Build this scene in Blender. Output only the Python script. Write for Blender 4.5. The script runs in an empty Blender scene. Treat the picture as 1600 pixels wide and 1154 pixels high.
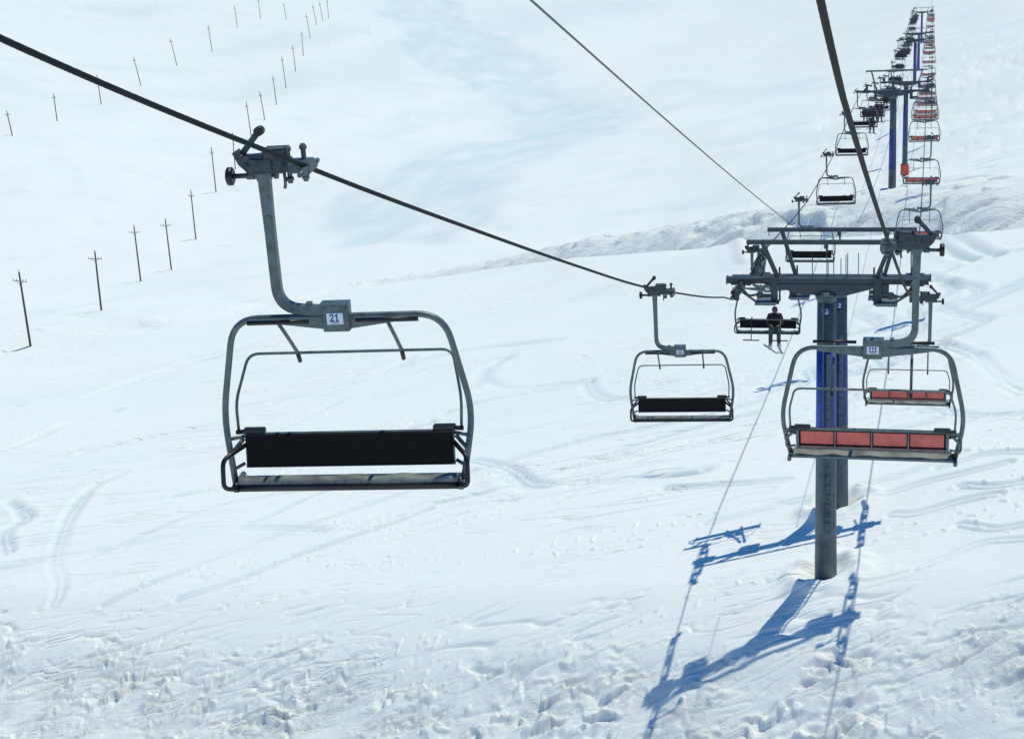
import bpy, math, random
import numpy as np
from mathutils import Vector, Matrix
random.seed(7)
C=bpy.context.scene.collection
# ================================================================= helpers
class MB:
    """collects vertices and faces, then links them as ONE mesh object"""
    def __init__(s): s.v=[]; s.f=[]; s.m=[]; s.sm=[]
    def add(s,vs,fs,mi=0,smooth=False):
        n=len(s.v); s.v+= [tuple(p) for p in vs]; s.f+=[tuple(i+n for i in f) for f in fs]
        s.m+=[mi]*len(fs); s.sm+=[smooth]*len(fs)
    def box(s,c,d,mi=0,R=None,bev=0.0):
        x,y,z=[k/2 for k in d]; b=min(bev,x*.9,y*.9,z*.9)
        if b<=0:
            vs=[Vector((i*x,j*y,k*z)) for i in(-1,1) for j in(-1,1) for k in(-1,1)]
            fs=[(0,1,3,2),(4,6,7,5),(0,4,5,1),(2,3,7,6),(0,2,6,4),(1,5,7,3)]
        else:
            vs=[];idx={}
            for i in(-1,1):
                for j in(-1,1):
                    for k in(-1,1):
                        for a in range(3):
                            p=[i*(x-b),j*(y-b),k*(z-b)]; p[a]=[i*x,j*y,k*z][a]
                            idx[(i,j,k,a)]=len(vs); vs.append(Vector(p))
            fs=[]
            for a in range(3):
                for sgn in(-1,1):
                    o=[q for q in range(3) if q!=a]; loop=[]
                    for (p,q) in((-1,-1),(1,-1),(1,1),(-1,1)):
                        k=[0,0,0];k[a]=sgn;k[o[0]]=p;k[o[1]]=q; loop.append(idx[(k[0],k[1],k[2],a)])
                    fs.append(loop)
            for a in range(3):          # edges along axis a
                o=[q for q in range(3) if q!=a]
                for p in(-1,1):
                    for q in(-1,1):
                        def K(e,w):
                            k=[0,0,0];k[a]=e;k[o[0]]=p;k[o[1]]=q; return idx[(k[0],k[1],k[2],w)]
                        fs.append([K(-1,o[0]),K(1,o[0]),K(1,o[1]),K(-1,o[1])])
            for i in(-1,1):
                for j in(-1,1):
                    for k in(-1,1): fs.append([idx[(i,j,k,a)] for a in range(3)])
        c=Vector(c)
        if R is not None: vs=[R@p for p in vs]
        s.add([p+c for p in vs],fs,mi)
    def beam(s,a,b,w,h,mi=0,up=(0,0,1),bev=0.0):
        a=Vector(a);b=Vector(b); z=(b-a); L=z.length; z.normalize()
        u=Vector(up); x=u.cross(z)
        if x.length<1e-4: x=Vector((1,0,0))
        x.normalize(); y=z.cross(x)
        s.box((a+b)/2,(w,h,L),mi,Matrix((x,y,z)).transposed(),bev)
    def tube(s,pts,r,n=10,mi=0,closed=False,cap=True,rz=None,smooth=True):
        P=[Vector(p) for p in pts]; N=len(P)
        rad=r if isinstance(r,(list,tuple)) else [r]*N
        T=[]
        for i in range(N):
            a=P[(i-1)%N] if (closed or i>0) else P[i]; b=P[(i+1)%N] if (closed or i<N-1) else P[i]
            T.append((b-a).normalized())
        u=T[0].orthogonal().normalized(); vs=[]
        for i in range(N):
            if i: u=(u-T[i]*u.dot(T[i])).normalized()
            w=T[i].cross(u)
            for k in range(n):
                a=2*math.pi*k/n; vs.append(P[i]+(u*math.cos(a)+w*math.sin(a))*rad[i])
        fs=[]
        for i in range(N-1+(1 if closed else 0)):
            for k in range(n):
                a=i*n+k;b=i*n+(k+1)%n;j=(i+1)%N
                fs.append((a,b,j*n+(k+1)%n,j*n+k))
        if cap and not closed: 
            s.add(vs,fs,mi,smooth); m=len(s.v)-len(vs)
            s.f.append(tuple(m+k for k in range(n))[::-1]); s.f.append(tuple(m+(N-1)*n+k for k in range(n)))
            s.m+=[mi,mi]; s.sm+=[False,False]
        else: s.add(vs,fs,mi,smooth)
    def cyl(s,a,b,r,n=16,mi=0,r2=None): s.tube([a,b],[r,r if r2 is None else r2],n,mi)
    def prism(s,poly,axis,lo,hi,mi=0):
        """polygon in the two other axes, extruded along axis from lo to hi"""
        o=[q for q in range(3) if q!=axis]; vs=[]
        for t in(lo,hi):
            for p in poly:
                v=[0,0,0]; v[axis]=t; v[o[0]]=p[0]; v[o[1]]=p[1]; vs.append(v)
        n=len(poly)
        s.add(vs,[tuple(range(n))[::-1],tuple(range(n,2*n))]+[(i,(i+1)%n,n+(i+1)%n,n+i) for i in range(n)],mi)
    def mesh(s,name,mats):
        me=bpy.data.meshes.new(name); me.from_pydata(s.v,[],s.f)
        for m in (mats if isinstance(mats,(list,tuple)) else [mats]): me.materials.append(m)
        me.polygons.foreach_set('material_index',s.m); me.polygons.foreach_set('use_smooth',s.sm)
        me.update(); return me
    def build(s,name,mats,parent=None):
        return link(name,s.mesh(name,mats),parent)
def link(name,data,parent=None,loc=(0,0,0)):
    o=bpy.data.objects.new(name,data); C.objects.link(o); o.location=loc
    if parent is not None: o.parent=parent
    return o
def tag(o,label=None,cat=None,group=None,kind=None):
    if label: o['label']=label
    if cat: o['category']=cat
    if group: o['group']=group
    if kind: o['kind']=kind
    return o
def copy_tree(o,parent=None,skip=()):
    c=o.copy(); C.objects.link(c); c.parent=parent
    for ch in list(o.children):
        if ch.name.split('.')[0] in skip: continue
        copy_tree(ch,c,skip)
    return c
def fillet(pts,r,n=6):
    """round the inner corners of a polyline"""
    P=[Vector(p) for p in pts]; out=[P[0]]
    rr=r if isinstance(r,(list,tuple)) else [r]*len(P)
    for i in range(1,len(P)-1):
        a=(P[i-1]-P[i]); b=(P[i+1]-P[i]); q=min(rr[i],a.length*.49,b.length*.49)
        A=P[i]+a.normalized()*q; B=P[i]+b.normalized()*q
        for k in range(n+1):
            t=k/n; out.append(A*(1-t)**2+P[i]*2*t*(1-t)+B*t*t)
    out.append(P[-1]); return out
# ================================================================= materials
def mat(name,col,rough=.5,metal=0.0,var=0.0,scale=8,bump=0.0,bscale=40,dirt=None,spec=None):
    m=bpy.data.materials.new(name); m.use_nodes=True; nt=m.node_tree; b=nt.nodes['Principled BSDF']
    b.inputs['Base Color'].default_value=(*col,1); b.inputs['Roughness'].default_value=rough; b.inputs['Metallic'].default_value=metal
    if spec is not None: b.inputs['Specular IOR Level'].default_value=spec
    tc=nt.nodes.new('ShaderNodeTexCoord')
    if var>0 or dirt:
        n=nt.nodes.new('ShaderNodeTexNoise'); n.inputs['Scale'].default_value=scale; n.inputs['Detail'].default_value=6
        n.inputs['Roughness'].default_value=.65
        nt.links.new(tc.outputs['Object'],n.inputs['Vector'])
        r=nt.nodes.new('ShaderNodeValToRGB'); nt.links.new(n.outputs['Fac'],r.inputs['Fac'])
        lo=dirt if dirt else tuple(c*(1-var) for c in col)
        r.color_ramp.elements[0].position=.36; r.color_ramp.elements[0].color=(*lo,1)
        r.color_ramp.elements[1].position=.6; r.color_ramp.elements[1].color=(*[min(1,c*(1+var*.5)) for c in col],1)
        nt.links.new(r.outputs['Color'],b.inputs['Base Color'])
        mr=nt.nodes.new('ShaderNodeMapRange'); mr.inputs[3].default_value=max(0,rough-.1); mr.inputs[4].default_value=min(1,rough+.15)
        nt.links.new(n.outputs['Fac'],mr.inputs[0]); nt.links.new(mr.outputs[0],b.inputs['Roughness'])
    if bump>0:
        n2=nt.nodes.new('ShaderNodeTexNoise'); n2.inputs['Scale'].default_value=bscale; n2.inputs['Detail'].default_value=4
        nt.links.new(tc.outputs['Object'],n2.inputs['Vector'])
        bp=nt.nodes.new('ShaderNodeBump'); bp.inputs['Strength'].default_value=bump; bp.inputs['Distance'].default_value=.01
        nt.links.new(n2.outputs['Fac'],bp.inputs['Height']); nt.links.new(bp.outputs['Normal'],b.inputs['Normal'])
    return m
M={}
M['galv']=mat('galvanised_steel',(.115,.155,.165),.42,.45,.3,9,.25,60)
M['galvdark']=mat('weathered_steel',(.085,.115,.13),.5,.4,.35,10,.3,50)
M['grip']=mat('grip_cast_steel',(.055,.07,.082),.5,.5,.45,14,.4,40,)
M['black']=mat('black_rubber',(.006,.006,.007),.4,0,.3,20,.15,80)
M['vinyl']=mat('black_vinyl',(.004,.004,.0045),.5,0,.35,5,.15,90,spec=.15)
M['vinyltop']=mat('seat_vinyl_sheen',(.17,.185,.175),.55,0,.5,5,.2,70)  # seat vinyl greyed so its colour carries the pale sunlit sheen
M['red']=mat('red_panel',(.62,.125,.10),.5,0,.22,6,.15,30)
M['plate']=mat('white_plate',(.75,.8,.85),.4,0,.08,12)
M['ink']=mat('blue_digits',(.02,.04,.25),.5)
M['rope']=mat('steel_rope',(.012,.016,.018),.65,0,.5,60,.3,200,spec=.15)
M['cable']=mat('thin_cable',(.10,.12,.13),.5,.5,.3,30)
M['tower']=mat('tower_paint',(.095,.135,.16),.55,.1,.42,1.3,.25,20)
M['tower2']=mat('tower_dark_beam',(.05,.065,.08),.5,.2,.3,4,.2,30)
M['blue']=mat('blue_band',(.006,.05,.36),.5,0,.35,3,.1,10)
M['signblue']=mat('sign_blue',(.01,.06,.22),.45,0,.15,8)
M['white']=mat('white_paint',(.8,.84,.88),.5)
M['grate']=mat('platform_steel',(.16,.20,.23),.55,.4,.3,12,.3,60)
M['wood']=mat('pole_wood',(.07,.075,.085),.8,0,.4,3,.3,30)
M['ins']=mat('insulator',(.10,.12,.13),.3)
M['orange']=mat('orange_padding',(.85,.09,.035),.6,0,.12,3,.1,20)
M['skin']=mat('skin',(.17,.085,.06),.55)  # skin tone darkened to stand in for shade under the hood
# ================================================================= camera, light
def place_camera():
    cd=bpy.data.cameras.new('camera'); cd.sensor_width=36; cd.sensor_fit='HORIZONTAL'; cd.lens=55.935; cd.clip_start=.1; cd.clip_end=9000
    o=bpy.data.objects.new('camera',cd); C.objects.link(o)
    R=Vector((0.9677741,0.24463672,-0.05971733)); U=Vector((-0.02081529,0.3140452,0.94917982)); F=Vector((-0.25095818,0.91734862,-0.30901699))
    o.matrix_world=Matrix((R,U,-F)).transposed().to_4x4(); bpy.context.scene.camera=o
place_camera()
SUN_EL,SUN_AZ=71,33
w=bpy.data.worlds.new('World'); bpy.context.scene.world=w; w.use_nodes=True
nt=w.node_tree; sk=nt.nodes.new('ShaderNodeTexSky'); sk.sky_type='NISHITA'; sk.sun_disc=False
sk.sun_elevation=math.radians(SUN_EL); sk.sun_rotation=math.radians(SUN_AZ); sk.altitude=2600; sk.air_density=1.0; sk.dust_density=0.0; sk.ozone_density=6.0
tn=nt.nodes.new('ShaderNodeMix'); tn.data_type='RGBA'; tn.blend_type='MULTIPLY'; tn.inputs[0].default_value=1; tn.inputs[7].default_value=(.20,1.02,1.38,1); nt.links.new(sk.outputs[0],tn.inputs[6]); nt.links.new(tn.outputs[2],nt.nodes['Background'].inputs[0]); nt.nodes['Background'].inputs[1].default_value=.120
sl=bpy.data.lights.new('sun','SUN'); sl.energy=4.0; sl.angle=math.radians(.53); sl.color=(1,.975,.78)
so=bpy.data.objects.new('sun',sl); C.objects.link(so)
e,a=math.radians(SUN_EL),math.radians(SUN_AZ)
so.rotation_euler=Vector((math.sin(a)*math.cos(e),math.cos(a)*math.cos(e),math.sin(e))).to_track_quat('Z','Y').to_euler(); so.location=(20,60,60)
vs=bpy.context.scene.view_settings; vs.view_transform='Standard'; vs.look='None'; vs.exposure=-0.39; vs.gamma=1

POLES=[[(-84.9,132.3,-43.2,0.03,7.45),(-92.0,158.8,-47.4,0.27,6.98),(-110.5,202.9,-55.7,0.12,7.80),(-110.1,212.0,-56.3,0.06,7.29),(-119.5,240.2,-58.1,0.17,7.46),(-133.7,279.8,-58.9,0.12,8.25),(-140.8,305.1,-59.5,0.32,7.28),(-155.6,348.2,-60.6,-0.33,8.19),(-162.3,372.7,-61.5,-0.64,7.91),(-173.4,407.0,-62.3,-0.22,8.03),(-187.4,448.5,-63.2,-0.44,8.96),(-199.3,486.3,-63.4,-0.21,8.21),(-210.4,521.7,-63.1,0.18,8.29),(-225.7,568.4,-62.1,-0.81,9.23),(-234.6,599.3,-61.6,-1.14,9.69),(-237.3,613.5,-61.7,-1.03,8.63),(-239.6,625.6,-61.7,0.05,8.75),],
[(-184.8,293.9,-51.4,-0.58,6.02),(-190.9,322.3,-52.3,0.13,6.64),(-200.2,359.9,-53.7,-0.15,6.99),(-211.5,403.5,-55.1,-1.83,7.42),(-228.5,461.1,-56.5,-2.05,7.37),(-235.6,502.9,-57.5,-0.39,7.90),(-253.3,565.2,-56.9,-0.31,8.05),(-257.0,596.3,-57.3,-0.10,8.43),(-249.6,605.0,-59.0,-0.59,7.04),],
]
TRACKS=[(0.16,0.09,[(-33.4,54.6),(-30.4,57.0),(-27.5,59.4),(-24.4,61.8),(-20.9,64.1),(-19.0,65.0),(-15.4,66.4),(-11.0,66.7),(-7.3,67.4),]),
(0.20,0.12,[(-25.6,87.9),(-23.0,83.7),(-20.1,81.8),(-17.7,80.3),]),
(0.20,0.12,[(-17.8,80.5),(-16.9,77.4),(-15.8,75.2),(-14.0,73.8),]),
(0.50,0.12,[(-26.0,86.9),(-26.3,89.7),(-26.7,91.8),(-26.1,94.0),]),
(0.20,0.10,[(-20.4,66.7),(-17.7,63.7),(-16.4,61.4),(-15.5,60.5),(-13.4,59.2),(-10.6,58.1),(-8.7,57.4),]),
(0.50,0.14,[(-17.7,63.5),(-16.7,61.4),(-15.8,60.3),(-15.3,60.0),]),
(0.35,0.10,[(-11.0,58.7),(-9.6,57.8),(-8.5,57.5),(-8.3,57.6),]),
(0.30,0.10,[(-9.5,56.1),(-8.0,55.5),(-7.0,55.2),(-4.8,54.3),]),
(0.20,0.12,[(-0.3,87.9),(1.0,84.9),(2.5,81.4),(2.0,79.7),(0.7,79.3),(-0.5,78.4),(-1.4,78.3),]),
(0.22,0.12,[(-1.6,78.2),(-0.2,78.4),(1.6,78.5),(3.2,79.7),(4.7,80.8),]),
(0.20,0.10,[(1.6,76.8),(3.0,78.1),(4.7,79.7),]),
(0.22,0.10,[(0.7,79.3),(1.3,77.1),(2.4,74.9),(2.7,73.9),(1.8,72.7),(1.0,72.2),(0.5,71.1),]),
(0.22,0.13,[(0.5,71.7),(1.5,69.4),(2.1,67.6),(2.6,64.7),(3.0,62.2),(3.4,60.8),(3.7,60.3),]),
(0.20,0.12,[(2.3,67.9),(2.7,64.9),(3.1,62.9),(3.7,61.1),]),
(0.20,0.10,[(3.5,60.4),(3.7,60.8),]),
(0.15,0.09,[(-0.1,60.5),(0.8,59.8),(2.0,58.4),(3.6,57.5),]),
(0.15,0.10,[(1.3,49.9),(2.2,49.4),(3.1,49.3),]),
(0.15,0.10,[(-0.9,48.7),(-0.2,48.4),(1.2,48.7),(2.3,48.7),]),
(0.20,0.12,[(1.2,46.9),(2.1,46.1),(3.0,46.0),]),
(0.18,0.09,[(0.6,87.1),(1.8,88.0),(3.3,88.6),(5.1,88.4),]),
(0.20,0.11,[(-49.5,72.6),(-47.9,71.0),(-46.2,69.1),(-45.5,67.6),(-45.4,65.8),(-43.2,62.6),]),
(0.25,0.12,[(-44.7,76.9),(-45.0,74.5),(-43.7,70.0),(-41.4,64.8),(-40.0,61.8),(-38.5,59.2),(-37.4,57.7),(-36.6,56.1),(-36.4,55.4),]),
(0.12,0.07,[(-59.7,87.4),(-59.2,89.9),(-59.0,94.5),(-56.7,97.7),]),
(0.25,0.10,[(-93.5,155.8),(-89.5,151.9),(-79.9,139.7),(-76.8,139.2),(-74.7,139.2),]),
(0.25,0.10,[(-102.7,154.8),(-100.4,159.1),(-106.1,183.7),(-100.2,192.6),(-89.7,196.8),(-85.2,197.6),]),
(0.30,0.12,[(-99.3,198.9),(-91.3,189.9),(-69.9,152.0),]),
(1.00,0.25,[(-232.6,367.9),(-221.4,365.9),(-208.1,368.7),(-202.0,393.6),(-195.7,414.2),(-191.9,454.6),(-182.0,497.5),(-171.7,527.0),(-159.3,543.1),]),
(0.70,0.25,[(-229.6,362.9),(-217.0,359.6),(-205.1,366.4),(-200.2,388.2),(-190.8,403.4),(-189.5,430.9),(-183.0,464.9),(-171.2,491.1),(-160.8,492.2),(-146.9,503.1),]),
(0.50,0.20,[(-203.1,379.6),(-202.8,401.0),(-198.6,420.5),(-196.4,465.7),(-189.6,518.9),(-190.5,563.5),(-196.7,606.7),(-191.6,633.5),]),
(0.60,0.20,[(-247.4,498.2),(-239.6,511.2),(-235.7,540.9),(-226.6,561.0),(-220.7,607.5),]),
(0.50,0.15,[(-249.5,396.0),(-241.4,412.2),(-228.9,450.7),(-222.7,473.8),]),
(0.80,0.20,[(-310.0,559.0),(-298.9,552.5),(-292.4,560.3),(-291.3,584.8),]),
(1.20,0.50,[(-220.0,746.8),(-206.7,707.6),(-194.9,684.6),(-186.4,679.5),(-183.0,705.4),(-186.3,755.7),(-188.2,805.1),(-186.9,860.8),(-176.1,914.8),(-150.9,991.4),]),
(0.50,0.15,[(-193.8,493.6),(-191.7,524.9),(-180.6,547.7),]),
(0.60,0.30,[(-162.0,627.7),(-150.5,607.3),(-143.1,597.0),(-133.7,588.3),]),
(0.80,0.50,[(-128.8,548.4),(-123.3,527.2),(-116.1,508.8),(-106.7,490.1),(-94.9,481.6),]),
(0.60,0.40,[(-94.5,479.5),(-81.8,432.9),(-74.7,402.0),(-70.6,375.3),(-69.0,356.1),]),
(0.40,0.25,[(-69.0,356.1),(-75.6,355.6),(-78.0,339.5),(-80.4,331.0),(-76.5,303.5),(-74.9,282.1),(-72.8,262.7),(-70.5,248.7),(-64.2,228.8),(-62.3,225.4),]),
(0.40,0.20,[(-97.2,246.6),(-100.4,256.7),(-104.6,274.7),(-104.3,290.4),(-109.6,331.4),(-110.9,360.4),(-104.4,371.1),(-100.6,383.4),(-108.8,418.8),(-126.4,481.6),]),
(0.50,0.20,[(-141.3,424.6),(-134.2,438.3),(-129.6,455.8),(-135.7,463.6),(-129.3,485.1),]),
(0.40,0.18,[(-141.2,382.2),(-135.2,374.7),(-135.5,406.7),(-140.9,415.0),]),
(0.50,0.20,[(-85.9,531.0),(-76.4,510.6),(-65.2,488.4),(-53.5,470.7),]),
(1.10,0.45,[(-51.3,451.2),(-33.4,428.1),(-21.6,423.1),(-12.8,409.1),]),
(0.70,0.30,[(-45.2,427.6),(-31.7,406.1),(-20.2,395.7),(-10.8,382.8),]),
(0.50,0.20,[(-0.7,396.3),(6.3,376.3),(13.6,352.0),(18.2,343.9),]),
(0.50,0.20,[(-0.6,468.4),(7.7,471.7),(16.9,441.5),(24.5,466.8),]),
(0.50,0.18,[(-34.8,328.7),(-28.4,363.4),(-15.9,337.8),]),
(0.25,0.12,[(0.2,155.1),(2.8,150.3),(5.8,143.2),(7.8,140.8),]),
(0.25,0.12,[(-0.1,136.3),(3.3,125.2),(7.0,126.0),]),
(0.25,0.14,[(-37.3,227.2),(-29.9,221.4),(-22.7,213.1),]),
(0.25,0.10,[(-50.4,230.8),(-41.6,230.0),(-37.1,229.4),]),
(0.22,-0.18,[(-53.9,225.9),(-50.6,216.6),(-46.7,203.5),(-35.0,153.4),(-28.7,127.1),]),
(0.22,-0.15,[(-17.0,135.4),(-15.9,130.2),(-12.6,108.4),]),
(0.20,-0.15,[(-16.5,134.5),(-15.2,128.6),(-12.1,107.7),]),
(0.30,0.15,[(0.0,109.4),(1.1,94.1),(2.5,88.8),]),
(0.25,0.15,[(0.4,108.8),(1.9,95.7),(3.8,88.0),]),
(0.12,0.06,[(-60.1,117.3),(-57.3,119.0),(-53.8,119.3),]),
(0.12,0.07,[(-7.2,68.3),(-4.1,71.1),(-1.3,72.2),]),
(0.12,0.06,[(-25.6,79.5),(-23.8,81.1),(-20.3,80.5),]),
(0.16,0.06,[(-20.3,60.2),(-18.4,60.6),(-16.5,61.3),(-14.7,62.3),(-13.0,63.5),(-11.1,64.5),(-9.2,65.2),(-7.3,65.5),]),
(0.13,0.06,[(-37.5,69.6),(-35.6,70.0),(-34.0,71.1),(-32.6,72.6),(-31.1,74.1),(-29.5,75.4),(-27.8,76.4),(-26.1,77.6),]),
(0.13,0.10,[(-37.5,60.2),(-36.3,61.8),(-35.2,63.6),(-34.0,65.3),(-32.4,66.3),(-30.5,66.7),(-28.5,66.7),(-26.5,66.7),]),
(0.10,0.06,[(-7.2,51.2),(-6.0,51.4),(-4.7,51.6),(-3.5,51.7),(-2.3,51.8),(-1.1,52.0),(0.1,52.6),(1.3,53.6),]),
(0.10,0.10,[(-2.5,50.0),(-1.2,50.5),(0.1,50.9),(1.4,51.1),(2.7,51.4),]),
(0.13,0.10,[(-40.4,81.5),(-39.6,82.3),(-38.7,82.6),(-37.8,83.2),(-37.2,84.4),(-36.9,86.3),(-36.5,88.1),(-35.9,89.5),]),
(0.13,0.06,[(-42.0,93.5),(-39.7,95.1),(-37.5,97.0),(-35.2,99.0),(-32.7,100.4),(-29.7,100.4),(-26.5,98.9),(-23.1,96.7),]),
(0.13,0.08,[(-0.0,44.2),(0.4,44.5),(0.9,44.8),(1.4,45.1),(1.9,45.2),(2.3,45.1),(2.8,44.9),(3.2,44.8),]),
(0.13,0.08,[(0.6,52.1),(1.2,52.4),(1.8,52.7),(2.4,52.7),(3.0,52.4),(3.6,52.0),]),
(0.10,0.10,[(-51.4,84.0),(-49.1,85.9),(-46.5,87.5),(-43.8,88.7),(-41.2,90.2),(-38.9,92.7),(-37.0,96.4),(-35.1,101.1),]),
(0.13,0.10,[(-62.4,105.4),(-61.2,109.8),(-59.4,113.6),(-57.5,117.5),(-55.9,122.5),(-54.6,128.9),]),
(0.13,0.06,[(-32.9,61.2),(-31.8,61.0),(-30.8,61.1),(-30.0,61.6),(-29.4,62.5),(-28.8,63.8),(-28.3,65.0),(-27.6,65.9),]),
(0.10,0.06,[(-42.3,60.4),(-39.9,60.8),(-37.6,61.2),(-35.4,61.6),(-33.0,61.8),(-30.4,61.4),(-27.6,60.4),(-24.8,58.9),]),
(0.10,0.06,[(-29.4,53.7),(-28.0,54.1),(-26.7,54.8),(-25.5,55.8),(-24.2,56.6),(-22.9,57.4),(-21.6,58.2),(-20.4,59.4),]),
(0.13,0.08,[(1.0,84.8),(1.3,82.3),(0.4,81.5),(-0.7,80.9),(-0.5,78.7),(-0.3,76.5),(-0.4,74.7),(-2.1,74.7),(-2.5,73.3),(-1.0,70.2),(-2.1,69.6),(-3.9,69.7),]),
(0.13,0.08,[(-0.4,76.2),(-0.9,74.9),(-2.3,74.5),(-2.7,73.1),(-2.0,70.8),(-1.8,68.9),(-3.5,68.9),(-3.9,67.8),(-3.4,65.9),(-2.9,64.0),(-4.1,63.7),(-4.1,62.4),]),
(0.13,0.08,[(-1.1,84.6),(-2.5,84.3),(-3.6,83.4),(-2.7,80.4),(-2.4,78.0),(-4.0,77.9),(-4.7,76.7),(-4.2,74.4),(-4.2,72.6),(-5.3,71.9),(-5.0,70.0),(-5.4,68.8),]),
(0.13,0.08,[(2.2,68.1),(1.1,67.6),(1.1,66.1),(1.6,64.2),(1.3,63.1),(-0.0,62.8),(0.1,61.4),(0.9,59.6),(0.3,58.8),(-1.1,58.7),(-2.0,58.2),(-0.2,55.7),]),
(0.35,0.20,[(-39.2,286.6),(-35.2,280.1),(-31.8,278.4),(-29.1,281.9),(-26.3,286.2),(-23.1,285.4),]),
(0.35,0.20,[(-8.3,124.8),(-6.3,122.4),(-4.5,121.7),(-2.8,122.5),(-1.0,122.3),(0.7,118.5),]),
(0.35,0.20,[(-19.5,260.4),(-17.1,266.7),(-14.7,274.0),(-12.0,277.2),(-9.0,274.8),(-6.0,270.9),]),
(0.35,0.20,[(-16.0,302.4),(-14.2,311.0),(-12.1,313.1),(-9.7,306.4),(-7.3,298.0),(-5.2,295.2),]),
(0.35,0.20,[(-57.4,419.9),(-53.6,433.7),(-47.6,430.3),(-41.1,419.9),(-35.7,418.8),(-31.5,433.9),]),
(0.35,0.20,[(-35.4,227.5),(-31.4,227.8),(-27.3,226.6),(-23.5,227.6),(-20.0,232.5),(-16.5,239.0),]),
(0.35,0.20,[(2.6,220.0),(4.1,215.6),(5.5,213.9),(7.1,216.0),(8.8,219.7),(10.4,221.4),]),
(0.35,0.20,[(-34.0,227.9),(-29.7,231.0),(-25.7,237.8),(-21.7,246.2),(-17.2,252.1),(-12.3,252.9),]),
(0.35,0.20,[(-23.4,332.6),(-18.7,340.0),(-13.9,352.2),(-8.7,357.1),(-3.3,348.1),(1.8,333.5),]),
(0.35,0.20,[(-67.5,422.1),(-68.1,448.4),(-67.1,465.9),(-63.8,468.3),(-59.4,462.6),(-55.8,462.3),]),
(0.35,0.20,[(-32.5,283.5),(-29.4,283.6),(-25.6,277.3),(-21.8,268.3),(-18.4,261.8),(-15.5,260.4),]),
(0.35,0.20,[(-8.3,233.5),(-5.3,230.2),(-2.4,224.8),(0.4,221.2),(3.1,221.6),(5.9,224.7),]),
]
SWATH=[(-258.4,752.0),(-232.9,799.9),(-196.7,688.7),(-185.7,673.8),(-172.6,664.2),(-159.7,625.7),(-144.0,600.8),(-134.4,578.4),(-124.1,526.8),(-112.7,498.4),(-95.2,480.0),(-76.6,407.6),(-69.0,356.1),(-76.4,351.9),(-80.4,331.0),(-74.9,282.1),(-70.1,248.4),(-63.9,227.5),(-67.9,213.8),(-84.3,218.0),(-97.6,246.7),(-104.6,274.7),(-104.3,290.4),(-109.6,331.4),(-110.9,360.4),(-101.2,383.7),(-112.1,430.3),(-125.6,478.5),(-145.6,502.6),(-184.7,560.5),(-210.0,627.6),(-237.3,680.1),]
FEET=[(-2.8,45.1,1),(-2.72,50.4,1),(-3.0,137,1.2),(-2.95,190,1.2)]
# ---------------------------------------------------------------- terrain (metres; y runs down the lift line, x to its right)
BY=[-90,-60,0,20,30,37.5,42.3,45,50,60,90,103,120,137,160,190,300,400,480,700,1200,3500]
BZ=[8,-2,-17,-23,-25.2,-23.9,-21.95,-21.5,-21.55,-22.3,-24.8,-25.8,-27.4,-29.2,-33,-39.2,-46,-54,-60,-69,-92,-120]
CX=[-200,-110,-92,-83,-74,-67,-60,-50,-39.5,-14,-3,5.4,20,60]      # crest line of the foreground hill and height of the bank behind it
CY=[108,112,118,125,131,140,156,154,147,118,104,94,88,80]
CH=[0.0,0.6,1.6,1.9,1.4,1.1,1.7,2.2,2.8,3.0,2.8,2.1,1.5,1.0]
def sstep(a,b,t):
    t=np.clip((t-a)/(b-a),0,1); return t*t*(3-2*t)
def smooth_interp(v,X,Y):
    # piecewise cubic (monotone-ish hermite) so that no creases show
    X=np.array(X,float); Y=np.array(Y,float)
    m=np.zeros(len(X)); d=np.diff(Y)/np.diff(X)
    m[0]=d[0]; m[-1]=d[-1]
    for i in range(1,len(X)-1):
        m[i]=0 if d[i-1]*d[i]<=0 else 2*d[i-1]*d[i]/(d[i-1]+d[i])
    i=np.clip(np.searchsorted(X,v)-1,0,len(X)-2); h=X[i+1]-X[i]; t=np.clip((v-X[i])/h,0,1)
    return (2*t**3-3*t**2+1)*Y[i]+(t**3-2*t**2+t)*h*m[i]+(3*t**2-2*t**3)*Y[i+1]+(t**3-t**2)*h*m[i+1]
def base_height(x,y):
    x=np.asarray(x,float); y=np.asarray(y,float)
    u=x+2.8
    # the edge of the lower bank runs slightly askew, so shift the profile a little across the slope (only near)
    ys=y+0.36*np.clip(u,-48,25)*(1-sstep(50,115,y))
    b=smooth_interp(ys,BY,BZ)
    z=b+np.where(u<0,-0.27*60*np.tanh(-u/60),0.27*60*np.tanh(u/60))
    q=np.clip(-u-110,0,420); z=z+0.19*(np.sqrt(q*q+400)-20)*sstep(120,300,y)
    # crest, dip and bank
    c=y-smooth_interp(x,CX,CY); h=smooth_interp(x,CX,CH)
    z=z+h*(0.25*np.exp(-(c/14.0)**2)*(c<0)+0.25*np.exp(-(c/3.0)**2)*(c>=0)
           -0.70*sstep(0,3.5,c)*(1-sstep(3.5,13,c)) +0.45*sstep(5,16,c)*(1-sstep(17,36,c)))
    return z
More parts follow.
